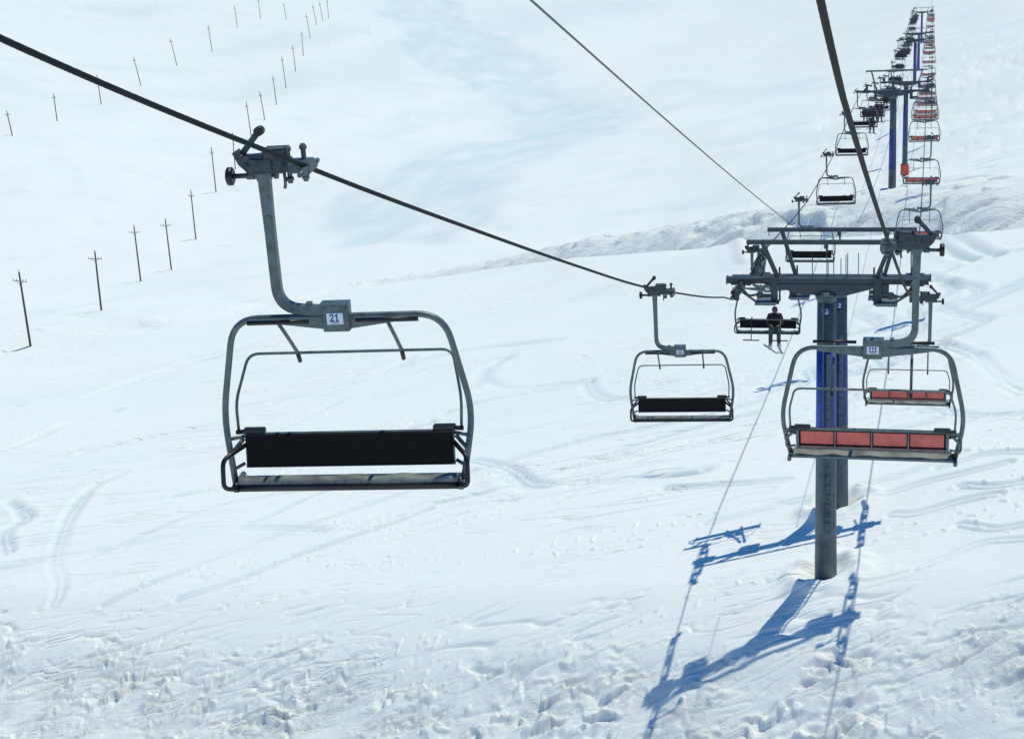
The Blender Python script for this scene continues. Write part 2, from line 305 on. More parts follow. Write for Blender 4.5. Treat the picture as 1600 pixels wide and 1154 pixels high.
# ================================================================= snow ground
def hashn(ix,iy,seed):
    h=(ix*374761393+iy*668265263+seed*1442695041)&0xFFFFFFFF
    h=((h^(h>>13))*1274126177)&0xFFFFFFFF
    return ((h^(h>>16))&0xFFFF)/65535.0
def perlin(x,y,seed=0):
    ix=np.floor(x).astype(np.int64); iy=np.floor(y).astype(np.int64); fx=x-ix; fy=y-iy
    ux=fx*fx*fx*(fx*(fx*6-15)+10); uy=fy*fy*fy*(fy*(fy*6-15)+10)
    def g(dx,dy):
        a=hashn(ix+dx,iy+dy,seed)*2*np.pi
        return np.cos(a)*(fx-dx)+np.sin(a)*(fy-dy)
    a=g(0,0);b=g(1,0);c=g(0,1);d=g(1,1)
    return ((a+(b-a)*ux)+((c+(d-c)*ux)-(a+(b-a)*ux))*uy)*1.5
def seg_apply(X,Y,pts,reach):
    """smallest distance to a polyline, for the vertices near it: returns index array and distance"""
    P=np.array(pts); lo=P.min(0)-reach; hi=P.max(0)+reach
    idx=np.nonzero((X>lo[0])&(X<hi[0])&(Y>lo[1])&(Y<hi[1]))[0]
    if len(idx)==0: return idx,None
    x=X[idx];y=Y[idx]; best=np.full(len(idx),1e9)
    for (ax,ay),(bx,by) in zip(P[:-1],P[1:]):
        dx,dy=bx-ax,by-ay; L=dx*dx+dy*dy+1e-9
        t=np.clip(((x-ax)*dx+(y-ay)*dy)/L,0,1)
        best=np.minimum(best,(x-ax-t*dx)**2+(y-ay-t*dy)**2)
    return idx,np.sqrt(best)
def smooth_line(pts):
    P=[np.array(p,float) for p in pts]
    if len(P)<3: return P
    out=[]
    Q=[2*P[0]-P[1]]+P+[2*P[-1]-P[-2]]
    for i in range(1,len(Q)-2):
        for k in range(4):
            t=k/4; a,b,c,d=Q[i-1],Q[i],Q[i+1],Q[i+2]
            out.append(.5*((2*b)+(c-a)*t+(2*a-5*b+4*c-d)*t*t+(3*b-a-3*c+d)*t**3))
    out.append(P[-1]); return out
def ledge(f,w):
    """broken steps: gentle tops, short steep faces towards the viewer"""
    t=f-np.floor(f); v=np.where(t<w,t/w*1.0,1-(t-w)/(1-w)); return v*v*(3-2*v)-.5
def make_ground():
    # rings around the viewpoint hill: fine where the piste is near, coarse far away
    inv=[1/26.]
    while inv[-1]>1/1400.:
        R0=1/inv[-1]; inv.append(inv[-1]-3.6e-5*(.62 if R0<72 and R0>36 else (.42 if 84<R0<165 else 1.0)))
    inv=np.array(inv)
    r=1/inv; r=np.concatenate([[0.01,4,8,12,16,19,22,24],r,[1600,1900,2400,3200,4500]])
    az=np.concatenate([np.linspace(-180,-62,50)[:-1],np.linspace(-62,-36,160)[:-1],np.linspace(-36,8,1250)[:-1],np.linspace(8,30,130)[:-1],np.linspace(30,180,60)])
    az=np.radians(az); nr,na=len(r),len(az)
    Rr,Aa=np.meshgrid(r,az,indexing='ij'); X=(Rr*np.sin(Aa)).ravel(); Y=(Rr*np.cos(Aa)).ravel(); R=Rr.ravel()
    Z=base_height(X,Y)
    # fade helper: no relief finer than the mesh can carry
    def lim(size): return 1-sstep(size*28,size*60,R)
    far=sstep(110,260,Y)
    # broad swells of the far snowfields
    Z+=far*(2.4*perlin(X/95+3,Y/120,1)+1.5*perlin(X/42,Y/60+9,2)+.55*perlin(X/16,Y/30,3)*lim(16)+.2*perlin(X/7,Y/14,4)*lim(9))
    # wind and piste ripples that run across the fall line
    us=X*.97+Y*.18; vsr=Y*.98-X*.12
    Z+=.10*perlin(us/11,vsr/6,5)*lim(9)+.02*perlin(us/4,vsr/2,6)*lim(3.4)
    # the right hand slope is skied rough further down
    rough=sstep(-28,-6,X+ .0*Y)*sstep(115,150,Y)*(1-sstep(420,600,Y))
    rr=np.abs(perlin(us/7,vsr/3.5,8)); Z+=rough*(-.32*np.exp(-(rr/.10)**2)*lim(10)+.12*perlin(X/2.5,Y/4,9)*lim(7))
    # scratches: thin ski lines, mostly across the slope
    patch=sstep(-.05,.35,perlin(X/16,Y/11,11)+.15)
    near=(Y>30)*(1-sstep(150,220,R))
    for k,(sx,sy,an,dep,th) in enumerate(((5.5,.8,.10,.055,.055),(3.4,.55,-.12,.04,.06),(8.,1.3,.22,.07,.04),(1.6,.45,.05,.035,.08))):
        uu=X*math.cos(an)+Y*math.sin(an); vv=Y*math.cos(an)-X*math.sin(an)
        q=np.abs(perlin(uu/sx,vv/sy,20+k)); gate=sstep(.12,.4,perlin(uu/(sx*1.3),vv/(sy*3),30+k))
        Z-=near*patch*gate*1.5*dep*np.exp(-(q/th)**2)*lim(sy*5)
    # small clods lying about
    q=perlin(X/.30,Y/.34,41); gate=sstep(.10,.45,perlin(X/7,Y/2.2,42))
    Z+=near*gate*.06*sstep(.42,.6,q)*lim(1.6)
    # the bank behind the crest: gullies, old tracks and drift ledges
    c=Y-smooth_interp(X,CX,CY); h=smooth_interp(X,CX,CH)
    inb=sstep(2,5,c)*(1-sstep(12,24,c)*.6)*(1-sstep(24,40,c))*np.clip(h/2,0,1.2)*np.maximum(sstep(-74,-64,X),.25)
    wv=1.0*perlin(X/9,Y/7,50)+.45*perlin(X/4.2,Y/3.4,57)+.2*perlin(X/2.0,Y/1.7,58)
    Z+=inb*ledge(c/5.5+.12*X+wv,.12)*(.08+.75*sstep(0,.5,perlin(X/6,Y/5,64)))
    Z+=inb*ledge(c/3.1-.26*X+wv*.9+3,.14)*.34*sstep(-.1,.4,perlin(X/5,Y/4,65))
    Z+=inb*(.12*perlin(X/3.4,Y/3.0,66)+.05*perlin(X/1.6,Y/1.4,67))
    # churned lower bank towards the viewer: ledges, clods, furrows
    ye=42.3-.34*np.clip(X+2.8,-48,0)+.9*perlin(X/3.3,Y/3,70)+.4*perlin(X/1.2,Y/1.1,93)
    s=ye-Y; ch=sstep(-.6,2.2,s)*(1-sstep(22,34,s))*(Y>8)
    wx=X+.8*perlin(X/2.2,Y/2.2,71); wy=Y+.8*perlin(X/2.2+9,Y/2.2,72)
    pt=sstep(-.25,.30,perlin(X/6,Y/4,74))
    pf=sstep(-.25,.25,perlin(X/2.6,Y/2.0,82))
    wv=1.1*perlin(X/1.9,Y/1.5,71)+.55*perlin(X/.75,Y/.6,87)+.22*perlin(X/.3,Y/.28,88)
    Z+=ch*pt*ledge(Y/1.55+.16*X+wv,.16)*(.08+.24*sstep(-.1,.5,perlin(X/1.7,Y/1.1,73)))
    wv2=.8*perlin(X/.9,Y/.8,89)+.4*perlin(X/.33,Y/.3,91)
    Z+=ch*pf*ledge(Y/.62-.22*X+wv2,.24)*.15*sstep(-.2,.4,perlin(X/.8,Y/.7,92))
    Z+=ch*(.10*perlin(X/1.3,Y/1.1,75)+.04*perlin(X/.5,Y/.45,76)*pf)
    bl=perlin(X/.8,Y/.7,77)+.4*perlin(X/.3,Y/.3,83); Z+=ch*.12*sstep(.30,.65,bl)*sstep(0,.3,perlin(X/3.4,Y/2.6,78)+.05)
    # shallow scars along its upper edge
    Z-=sstep(-3,-.5,s)*(1-sstep(2,5,s))*.12*np.exp(-(np.abs(perlin(X/3.6,Y/.9,79))/.09)**2)*(Y>20)*sstep(0,.3,perlin(X/5,Y/4,86))
    # snow heaped against the tower feet
    for tx,ty,hh in FEET:
        d2=(X-tx)**2+(Y-ty)**2; dd=np.sqrt(d2)
        Z+=hh*(.26*np.exp(-((dd-1.0)/.40)**2)-.22*np.exp(-(dd/.62)**2))*(1+.6*perlin(X/.5,Y/.5,80))
    # tracks
    SHADE=np.zeros(len(X))  # track tint mask: packed snow plus groove shade painted into the colour
    for wd,dep,pts in TRACKS:
        P=smooth_line(pts); wob=.0
        idx,d=seg_apply(X,Y,P,wd*5+1)
        if d is None: continue
        x=X[idx];y=Y[idx]; fl=np.clip(.75+.8*perlin(x/(3+R[idx]/25),y/(3+R[idx]/25),90),.15,1.4)
        dr=R[idx]*R[idx]*3.6e-5; w2=np.maximum(wd,1.25*dr); dd_=np.maximum(abs(dep)*np.where(R[idx]<190,1,.4),w2*np.where(R[idx]<130,.36,np.where(R[idx]<190,.10,.015)))*(1 if dep>0 else -1)     # a track is at least as wide as the mesh spacing out there
        if wd<=.3:
            nearby=R[idx]<85; d=np.where(nearby,np.abs(d-.16),d); w2=np.where(nearby,np.maximum(.075,1.15*dr),w2)
        pass
        SHADE[idx]=np.maximum(SHADE[idx],np.exp(-(d/(w2*.9))**2)*np.clip(fl,0,1)*np.clip(wd/w2*2.2,.32,.95)*(dep>0))
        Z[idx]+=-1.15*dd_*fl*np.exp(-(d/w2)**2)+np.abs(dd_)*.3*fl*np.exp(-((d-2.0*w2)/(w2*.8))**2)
    # groomed swath: trampled, slightly lower, rough
    P=np.array(SWATH); idx,d=seg_apply(X,Y,list(P)+[P[0]],30)
    x=X[idx];y=Y[idx]; ins=np.zeros(len(idx),bool); n=len(P)
    for i in range(n):
        (ax,ay),(bx,by)=P[i],P[(i+1)%n]
        c1=((ay>y)!=(by>y)); xx=(bx-ax)*(y-ay)/(by-ay+1e-12)+ax; ins^=c1&(x<xx)
    sd=np.where(ins,d,-d)+4*perlin(x/12,y/22,95)
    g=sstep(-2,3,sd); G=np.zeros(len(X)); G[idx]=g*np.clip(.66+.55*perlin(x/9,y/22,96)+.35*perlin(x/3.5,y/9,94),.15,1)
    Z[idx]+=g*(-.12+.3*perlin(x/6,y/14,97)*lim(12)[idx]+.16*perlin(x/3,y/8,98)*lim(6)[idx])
    nv=len(X); co=np.stack([X,Y,Z],1).astype(np.float32)
    i=np.arange(nr-1)[:,None]*na; j=np.arange(na-1)[None,:]
    q=np.stack([i+j,i+j+1,i+na+j+1,i+na+j],-1).reshape(-1,4)
    me=bpy.data.meshes.new('snow_ground'); me.vertices.add(nv); me.vertices.foreach_set('co',co.ravel())
    me.loops.add(q.size); me.loops.foreach_set('vertex_index',q.ravel().astype(np.int32))
    me.polygons.add(len(q)); me.polygons.foreach_set('loop_start',np.arange(0,q.size,4,dtype=np.int32))
    try: me.polygons.foreach_set('loop_total',np.full(len(q),4,np.int32))
    except Exception: pass
    me.polygons.foreach_set('use_smooth',np.ones(len(q),bool))
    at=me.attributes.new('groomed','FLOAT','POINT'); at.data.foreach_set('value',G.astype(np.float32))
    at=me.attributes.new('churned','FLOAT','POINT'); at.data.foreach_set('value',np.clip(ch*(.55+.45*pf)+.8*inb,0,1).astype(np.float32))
    at=me.attributes.new('track_shade','FLOAT','POINT'); at.data.foreach_set('value',SHADE.astype(np.float32))
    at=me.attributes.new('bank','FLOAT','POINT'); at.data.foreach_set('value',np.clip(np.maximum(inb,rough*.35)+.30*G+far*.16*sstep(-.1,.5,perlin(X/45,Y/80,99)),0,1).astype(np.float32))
    me.update(); me.validate()
    # snow material
    m=bpy.data.materials.new('snow'); m.use_nodes=True; nt=m.node_tree; b=nt.nodes['Principled BSDF']; N=nt.nodes.new; L=nt.links.new
    b.inputs['Roughness'].default_value=.75; b.inputs['Specular IOR Level'].default_value=.2
    geo=N('ShaderNodeNewGeometry'); at=N('ShaderNodeAttribute'); at.attribute_name='groomed'
    n1=N('ShaderNodeTexNoise'); n1.inputs['Scale'].default_value=.06; n1.inputs['Detail'].default_value=8; L(geo.outputs['Position'],n1.inputs['Vector'])
    cr=N('ShaderNodeValToRGB'); L(n1.outputs['Fac'],cr.inputs['Fac'])
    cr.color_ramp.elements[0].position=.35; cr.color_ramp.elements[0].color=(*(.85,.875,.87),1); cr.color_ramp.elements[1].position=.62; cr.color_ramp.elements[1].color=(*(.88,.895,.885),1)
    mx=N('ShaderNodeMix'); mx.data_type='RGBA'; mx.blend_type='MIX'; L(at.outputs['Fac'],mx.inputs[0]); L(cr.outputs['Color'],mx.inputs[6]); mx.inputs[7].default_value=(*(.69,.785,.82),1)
    a3=N('ShaderNodeAttribute'); a3.attribute_name='track_shade'; mx2=N('ShaderNodeMix'); mx2.data_type='RGBA'; L(a3.outputs['Fac'],mx2.inputs[0]); L(mx.outputs[2],mx2.inputs[6]); mx2.inputs[7].default_value=(.65,.745,.775,1)  # darker bluish track colour stands in for shade in the grooves
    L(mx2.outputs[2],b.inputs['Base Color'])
    mp=N('ShaderNodeMapping'); mp.inputs['Scale'].default_value=(.45,1.0,1.0); L(geo.outputs['Position'],mp.inputs['Vector'])
    n2=N('ShaderNodeTexNoise'); n2.inputs['Scale'].default_value=1.6; n2.inputs['Detail'].default_value=7; n2.inputs['Roughness'].default_value=.62; L(mp.outputs[0],n2.inputs['Vector'])
    n3=N('ShaderNodeTexNoise'); n3.inputs['Scale'].default_value=14; n3.inputs['Detail'].default_value=5; n3.inputs['Roughness'].default_value=.7; L(geo.outputs['Position'],n3.inputs['Vector'])
    b1=N('ShaderNodeBump'); b1.inputs['Distance'].default_value=.12; b1.inputs['Strength'].default_value=.34; L(n2.outputs['Fac'],b1.inputs['Height'])
    a2=N('ShaderNodeAttribute'); a2.attribute_name='churned'
    ms=N('ShaderNodeMapRange'); ms.inputs[3].default_value=.18; ms.inputs[4].default_value=.8; L(a2.outputs['Fac'],ms.inputs[0])
    b2=N('ShaderNodeBump'); b2.inputs['Distance'].default_value=.035; L(ms.outputs[0],b2.inputs['Strength']); L(n3.outputs['Fac'],b2.inputs['Height']); L(b1.outputs['Normal'],b2.inputs['Normal'])
    # thin drifted scratches lying across the slope
    last=b2
    for kk,(sx,sy,rz,lo,dist) in enumerate(((.10,1.5,.10,.0,.16),(.22,2.6,-.16,.0,.10),(.06,.55,.2,.0,.3))):
        m3=N('ShaderNodeMapping'); m3.inputs['Scale'].default_value=(sx,sy,.3); m3.inputs['Rotation'].default_value=(0,0,rz); m3.inputs['Location'].default_value=(kk*7.3,3,1); L(geo.outputs['Position'],m3.inputs['Vector'])
        n4=N('ShaderNodeTexNoise'); n4.inputs['Scale'].default_value=1; n4.inputs['Detail'].default_value=3; n4.inputs['Distortion'].default_value=.35; L(m3.outputs[0],n4.inputs['Vector'])
        c4=N('ShaderNodeValToRGB'); L(n4.outputs['Fac'],c4.inputs['Fac']); el=c4.color_ramp.elements
        el[0].position=.475; el[0].color=(1,1,1,1); el[1].position=.5; el[1].color=(0,0,0,1); e3=el.new(.525); e3.color=(1,1,1,1)
        g4=N('ShaderNodeTexNoise'); g4.inputs['Scale'].default_value=(.11,.17,.05)[kk]; g4.inputs['Detail'].default_value=4; L(geo.outputs['Position'],g4.inputs['Vector'])
        r4=N('ShaderNodeMapRange'); r4.inputs[1].default_value=.50; r4.inputs[2].default_value=.66; L(g4.outputs['Fac'],r4.inputs[0])
        s4=N('ShaderNodeMath'); s4.operation='MULTIPLY'; L(r4.outputs[0],s4.inputs[0]); s4.inputs[1].default_value=.42
        b4=N('ShaderNodeBump'); b4.inputs['Distance'].default_value=dist; L(s4.outputs[0],b4.inputs['Strength']); L(c4.outputs['Color'],b4.inputs['Height']); L(last.outputs['Normal'],b4.inputs['Normal']); last=b4
    # broken crust in the churned bank
    vo=N('ShaderNodeTexNoise'); vo.inputs['Scale'].default_value=2.2; vo.inputs['Detail'].default_value=9; vo.inputs['Roughness'].default_value=.72; vo.inputs['Distortion'].default_value=.6; L(geo.outputs['Position'],vo.inputs['Vector'])
    b5=N('ShaderNodeBump'); b5.inputs['Distance'].default_value=.11; L(a2.outputs['Fac'],b5.inputs['Strength']); L(vo.outputs['Fac'],b5.inputs['Height']); L(last.outputs['Normal'],b5.inputs['Normal'])
    a6=N('ShaderNodeAttribute'); a6.attribute_name='bank'; m6=N('ShaderNodeMapping'); m6.inputs['Scale'].default_value=(.22,.5,.5); m6.inputs['Rotation'].default_value=(0,0,.45); L(geo.outputs['Position'],m6.inputs['Vector'])
    n6=N('ShaderNodeTexNoise'); n6.inputs['Scale'].default_value=1; n6.inputs['Detail'].default_value=6; n6.inputs['Roughness'].default_value=.65; n6.inputs['Distortion'].default_value=1.2; L(m6.outputs[0],n6.inputs['Vector'])
    b6=N('ShaderNodeBump'); b6.inputs['Distance'].default_value=.42; L(a6.outputs['Fac'],b6.inputs['Strength']); L(n6.outputs['Fac'],b6.inputs['Height']); L(b5.outputs['Normal'],b6.inputs['Normal'])
    L(b6.outputs['Normal'],b.inputs['Normal'])
    me.materials.append(m)
    g=link('snow_ground',me); tag(g,kind='structure')
    return X,Y,Z,r,az
# ================================================================= rope line
_ry=[-60,-45,-20,0,8,12.5,17.5,22.9,28,32.3,37.8,41.1,44.4,47.5,50.4,54,71.7,91.4,111,124,137,140,160,190,194,240,300,304,340,380,384,430,480,484,560,700]
_rz=[37,27.5,12.3,2.6,-.80,-2.46,-4.20,-6.04,-7.74,-9.08,-10.74,-11.68,-12.60,-12.88,-12.98,-13.45,-15.78,-17.5,-18.45,-19.35,-20.62,-20.92,-23.9,-27.5,-28.1,-33.2,-36.1,-36.8,-41.4,-44.5,-45.0,-48.4,-50.3,-50.9,-57.5,-69]
def rope_z(y): return float(smooth_interp(np.array([y]),_ry,_rz)[0])
LX,RX=-5.28,-.30
def rope_x(side,y):
    if side=='L': return -5.05-.23*max(0,min(1,(y-12)/32))
    return -.28-.24*max(0,min(1,(38-y)/28))
def make_rope(side,label):
    b=MB(); ys=[]; y=-60.0
    while y<700:
        ys.append(y); y+= .5 if y<2 else (.035 if y<30 else (.12 if y<56 else (2 if y<200 else 6)))
    n=18; vs=[]; fs=[]; s=0; prev=None
    for i,yy in enumerate(ys):
        p=Vector((rope_x(side,yy),yy,rope_z(yy)))
        q=Vector((rope_x(side,yy+.05),yy+.05,rope_z(yy+.05))); t=(q-p).normalized()
        if prev is not None: s+=(p-prev).length
        prev=p; u=Vector((1,0,0)); u=(u-t*u.dot(t)).normalized(); w_=t.cross(u)
        lay=(.0035 if yy<30 and yy>2 else 0)
        for k in range(n):
            a=2*math.pi*k/n; rr=.0205+lay*(abs(math.cos(3*(a-s*2*math.pi/.32)))-.6)
            vs.append(p+(u*math.cos(a)+w_*math.sin(a))*rr)
    for i in range(len(ys)-1):
        for k in range(n): fs.append((i*n+k,i*n+(k+1)%n,(i+1)*n+(k+1)%n,(i+1)*n+k))
    b.add(vs,fs,0,True); o=b.build('haul_rope',M['rope']); tag(o,label,'cable')
make_rope('L','thick steel rope crossing the picture from the upper left, the one that carries chair 21')
make_rope('R','thick dark steel rope falling steeply from the top edge, the one that carries chair 111')
b=MB(); pts=[]
for t in np.linspace(0,1,60):
    y=-30+t*77.3; x=-2.6-1.2*max(0,(y+30)/77.3); z=-1.23-.2985*(y-13.6)-.1*math.sin(max(0,min(1,(y-5)/42))*math.pi)
    pts.append((x,y,z))
b.tube(pts,.011,6); tag(b.build('signal_cable',M['cable']),'thin light grey cable running down to the top beam of the nearest tower','cable')
b=MB(); pts=[]
for (y0,z0,y1,z1,sg) in ((52,-12.2,137,-19.5,1.2),(137,-19.5,190,-26.6,.6),(190,-26.6,300,-35.0,1.0)):
    for t in np.linspace(0,1,14): pts.append((-2.2,y0+(y1-y0)*t,z0+(z1-z0)*t-sg*4*t*(1-t)))
b.tube(pts,.011,5); tag(b.build('signal_cable',M['cable']),'thin cable sagging between the nearest tower and the towers further down','cable')
# ================================================================= chairs
def digits_mesh(txt,h,th,mt,parent):
    """bold digits standing in the xz plane, facing -y"""
    S={'1':[[(.05,.72),(.28,1.0)],[(.28,1.0),(.28,0)],[(.14,0),(.42,0)]],
       '2':[[(.04,.74),(.10,.93),(.27,1.0),(.45,.93),(.5,.74),(.42,.52),(.06,.02)],[(.0,0),(.54,0)]]}
    b=MB(); wd=.20*h; adv=.78*h if '2' in txt else .62*h; x0=-adv*len(txt)/2+.06*h
    for k,c in enumerate(txt):
        for st in S[c]:
            for p,q in zip(st[:-1],st[1:]):
                a=Vector((x0+k*adv+p[0]*h,0,(p[1]-.5)*h)); c2=Vector((x0+k*adv+q[0]*h,0,(q[1]-.5)*h)); d=(c2-a).normalized()*wd*.3
                b.beam(a-d,c2+d,wd,th*(1+.01*len(b.f)),up=(0,1,0))
    return b.build('digits',mt,parent)
XC=.12            # chair centre, right of the rope when seen from the front
def chair_body(lowered=False,number=None,far=False):
    r=bpy.data.objects.new('chairlift_chair',None); C.objects.link(r)
    n=8 if far else 14; G=M['galv']
    # grip: cast body, lever, axle with roller, clamp on the rope
    b=MB()
    b.prism([(-.63,.155),(-.60,.175),(-.55,.13),(-.50,.125),(-.34,.135),(-.15,.09),(-.12,.0),(-.20,-.03),(-.50,-.03),(-.585,.055)],1,-.065,.065)
    if not far:
        b.prism([(-.48,.0),(-.3,.0),(-.3,.09),(-.48,.1)],1,-.09,-.066)
        for k in range(7): b.tube([(-.345+.024*k,-.075,.165),(-.345+.024*k,.075,.165)],.022,8)
        b.box((-.27,0,.125),(.2,.17,.09),bev=.01)
        for q in((-.56,.12),(-.52,.05),(-.2,.04)): b.cyl((q[0],-.08,q[1]),(q[0],.08,q[1]),.018,8)
    gr=b.build('grip',M['grip'],r)
    if not far:
        b=MB(); b.box((-.06,0,.02),(.20,.22,.10),bev=.015); b.box((0,0,-.005),(.085,.34,.075),bev=.02)
        b.tube([(0,-.17,-.0),(0,-.34,.0)],[.036,.02],10); b.tube([(0,.17,0),(0,.34,0)],[.036,.02],10)
        for k in(-1,1):
            b.cyl((-.1+.06*k,.03*k,-.12),(-.1+.06*k,.03*k,.2),.022,8); b.cyl((-.1+.06*k,.03*k,.155),(-.1+.06*k,.03*k,.185),.036,6)
            b.cyl((-.1+.06*k,.03*k,-.1),(-.1+.06*k,.03*k,-.07),.036,6)
        b.tube(fillet([(-.2,-.05,0),(-.2,-.05,-.13),(-.21,-.05,-.16)],.02),.014,8)
        b.build('rope_clamp',M['galvdark'],gr)
        b=MB(); b.beam((-.575,0,.12),(-.40,0,.32),.05,.035,up=(0,1,0),bev=.006); b.build('lever',M['grip'],gr)
        b=MB(); b.cyl((-.392,-.045,.325),(-.392,.045,.325),.04,16); b.build('roller',M['black'],gr)
        b=MB(); b.cyl((-.66,0,-.05),(-.3,0,-.05),.022,12); b.cyl((-.54,0,-.05),(-.47,0,-.05),.034,12); b.cyl((-.30,0,-.05),(-.27,0,-.05),.04,6); b.build('axle',M['galvdark'],gr)
        b=MB(); b.tube([(-.715,0,-.05),(-.705,0,-.05),(-.665,0,-.05),(-.655,0,-.05)],[.06,.078,.078,.06],20); b.build('side_wheel',M['black'],gr)
    else:
        b=MB(); b.beam((-.575,0,.12),(-.40,0,.32),.05,.05,up=(0,1,0)); b.cyl((-.68,0,-.05),(-.3,0,-.05),.025,6); b.cyl((-.715,0,-.05),(-.665,0,-.05),.075,8); b.box((-.05,0,0),(.2,.3,.12)); b.build('rope_clamp',M['grip'],gr)
    # hanger: rectangular tube bent into a J
    b=MB(); path=fillet([(-.39,0,-.03),(-.388,0,-.6),(-.385,0,-1.22),(.03,0,-1.25)],[0,.05,.34,0],10)
    P=[Vector(p) for p in path]; vs=[];N=len(P)
    for i,p in enumerate(P):
        a=P[max(0,i-1)]; c=P[min(N-1,i+1)]; t=(c-a).normalized(); nn=Vector((t.z,0,-t.x))
        wd=.052 if i==0 else .042; dp=.038
        for (s1,s2) in((-1,-1),(1,-1),(1,1),(-1,1)): vs.append(p+nn*wd*s1+Vector((0,dp*s2,0)))
    fs=[(0,1,2,3),((N-1)*4+3,(N-1)*4+2,(N-1)*4+1,(N-1)*4)]
    for i in range(N-1):
        for k in range(4): fs.append((i*4+k,i*4+(k+1)%4,(i+1)*4+(k+1)%4,(i+1)*4+k))
    b.add(vs,fs); b.prism([(-.47,-.02),(-.31,-.02),(-.345,-.12),(-.43,-.12)],1,-.05,.05)
    if not far:
        b.box((-.115,0,-1.187),(.05,.05,.035)); b.cyl((-.39,-.05,-.42),(-.39,.05,-.42),.028,12)
    b.build('hanger',G,r)
    # mounting block with number plate
    b=MB(); b.box((XC,0,-1.31),(.235,.13,.24),bev=.008)
    if not far:
        for k in(-1,1):
            for yy in(-1,1): b.cyl((XC+k*.09,0,-1.225),(XC+k*.09,yy*.078,-1.225),.012,8)
        b.box((XC-.01,0,-1.186),(.25,.15,.012))
    bl=b.build('mounting_block',G,r)
    if not far:
        for sgn in(-1,1):
            bb=MB(); bb.box((XC-.005,sgn*.069,-1.31),(.145,.006,.10)); pl=bb.build('number_plate',M['plate'],bl)
            if number and ((sgn<0)==(number!='111')):
                o=digits_mesh(number,.056,.0016,M['ink'],pl); o.location=(XC-.005,sgn*.0725,-1.298); o.rotation_euler=(0,0,0 if sgn<0 else math.pi)
                bb=MB(); 
                for k in range(2): bb.box((XC-.005,sgn*.0728,-1.337-.012*k),(.085-.02*k,.0015,.004))
                bb.build('small_lettering',M['ink'],pl)
    # frame
    b=MB(); fp=fillet([(XC-1.03,-.16,-2.79),(XC-1.125,.03,-2.21),(XC-.93,0,-1.305),(XC+.93,0,-1.305),(XC+1.125,.03,-2.21),(XC+1.03,-.16,-2.79)],[0,.22,.24,.24,.22,0],7)
    b.tube(fp,.029,n)
    for s_ in(-1,1):
        b.prism([(XC+s_*.11,-1.325),(XC+s_*.68,-1.325),(XC+s_*.68,-1.34),(XC+s_*.11,-1.415)],1,-.022,.022)
        # rail of the seat: from the side tube forward under the seat
        b.tube([(XC+s_*1.03,-.23,-2.80),(XC+s_*1.025,.08,-2.79)],.026,n)
        b.tube([(XC+s_*1.085,-.05,-2.56),(XC+s_*.96,.0,-2.42)],.02,8); b.tube([(XC+s_*1.10,-.02,-2.42),(XC+s_*.95,.01,-2.40)],.018,8); b.tube([(XC+s_*1.06,-.10,-2.68),(XC+s_*.96,-.04,-2.64)],.016,8)
    fr=b.build('frame',G,r)
    # backrest: black pad in front, red panels with steel ribs behind
    RB=Matrix.Rotation(math.radians(-10),3,'X'); bc=Vector((XC,-.02,-2.525))
    def bp(x,y,z): return bc+RB@Vector((x,y,z))
    b=MB(); b.box(bp(0,-.022,0),(1.87,.034,.298),0,RB,bev=.014); br=b.build('backrest',M['vinyl'],r)
    b=MB()
    for zz in(-.142,.142): b.beam(bp(-.95,.01,zz),bp(.95,.01,zz),.042,.028,up=(0,0,1),bev=.006)
    for s_ in(-1,1): b.beam(bp(s_*.925,.012,-.135),bp(s_*.925,.012,.135),.04,.05,bev=.006)
    for k in(-1,0,1): b.beam(bp(k*.452,.026,-.13),bp(k*.452,.026,.13),.02,.05,up=(0,1,0))
    b.beam(bp(-.92,.045,-.095),bp(.92,.045,-.095),.02,.012)
    b.build('backrest_frame',G,br)
    if not far:
        for k in range(4):
            b=MB(); b.box(bp(-.678+k*.452,.022,.022),(.415,.012,.19),0,RB,bev=.005); b.box(bp(-.678+k*.452,.022,-.108),(.415,.012,.035),0,RB,bev=.004); b.build('panel',M['red'],br)
    else:
        b=MB(); b.box(bp(0,.022,.0),(1.78,.012,.25),0,RB); b.build('panel',M['red'],br)
    # seat: rounded front roll, tilted back, four soft hollows
    b=MB(); nx=8 if far else 48; prof=[(-.225,-.02),(-.24,.012),(-.215,.045),(-.17,.050),(-.11,.030),(-.06,.004),(-.035,-.008),(-.035,-.045),(-.07,-.045),(-.18,-.035)]
    vs=[];fs=[];np_=len(prof)
    for i in range(nx+1):
        x=-.985+1.97*i/nx; wv=.006*math.cos(x/1.97*2*math.pi*4)+.004*math.sin(x*17)
        for (yy,zz) in prof:
            vs.append((XC+x,yy,-2.755+zz+(yy*.10)+(wv if zz>-.01 and yy>-.24 else 0)))
    for i in range(nx):
        for k in range(np_): fs.append((i*np_+k,(i+1)*np_+k,(i+1)*np_+(k+1)%np_,i*np_+(k+1)%np_))
    b.add(vs,fs,0,True); b.add(vs[:np_],[tuple(range(np_))]); b.add(vs[-np_:],[tuple(range(np_))[::-1]])
    se=b.build('seat',M['vinyltop'],r)
    b=MB(); b.tube([(XC-1.02,-.215,-2.80),(XC+1.02,-.215,-2.80)],.042,n); 
    for s_ in(-1,1): b.cyl((XC+s_*.99,-.215,-2.80),(XC+s_*1.03,-.215,-2.80),.048,n)
    b.build('front_bar',M['black'],se)
    b=MB(); b.beam((XC-1.02,-.03,-2.785),(XC+1.02,-.03,-2.785),.03,.03); b.beam((XC-1.0,-.12,-2.81),(XC+1.0,-.12,-2.81),.03,.03)
    b.build('seat_rail',G,se)
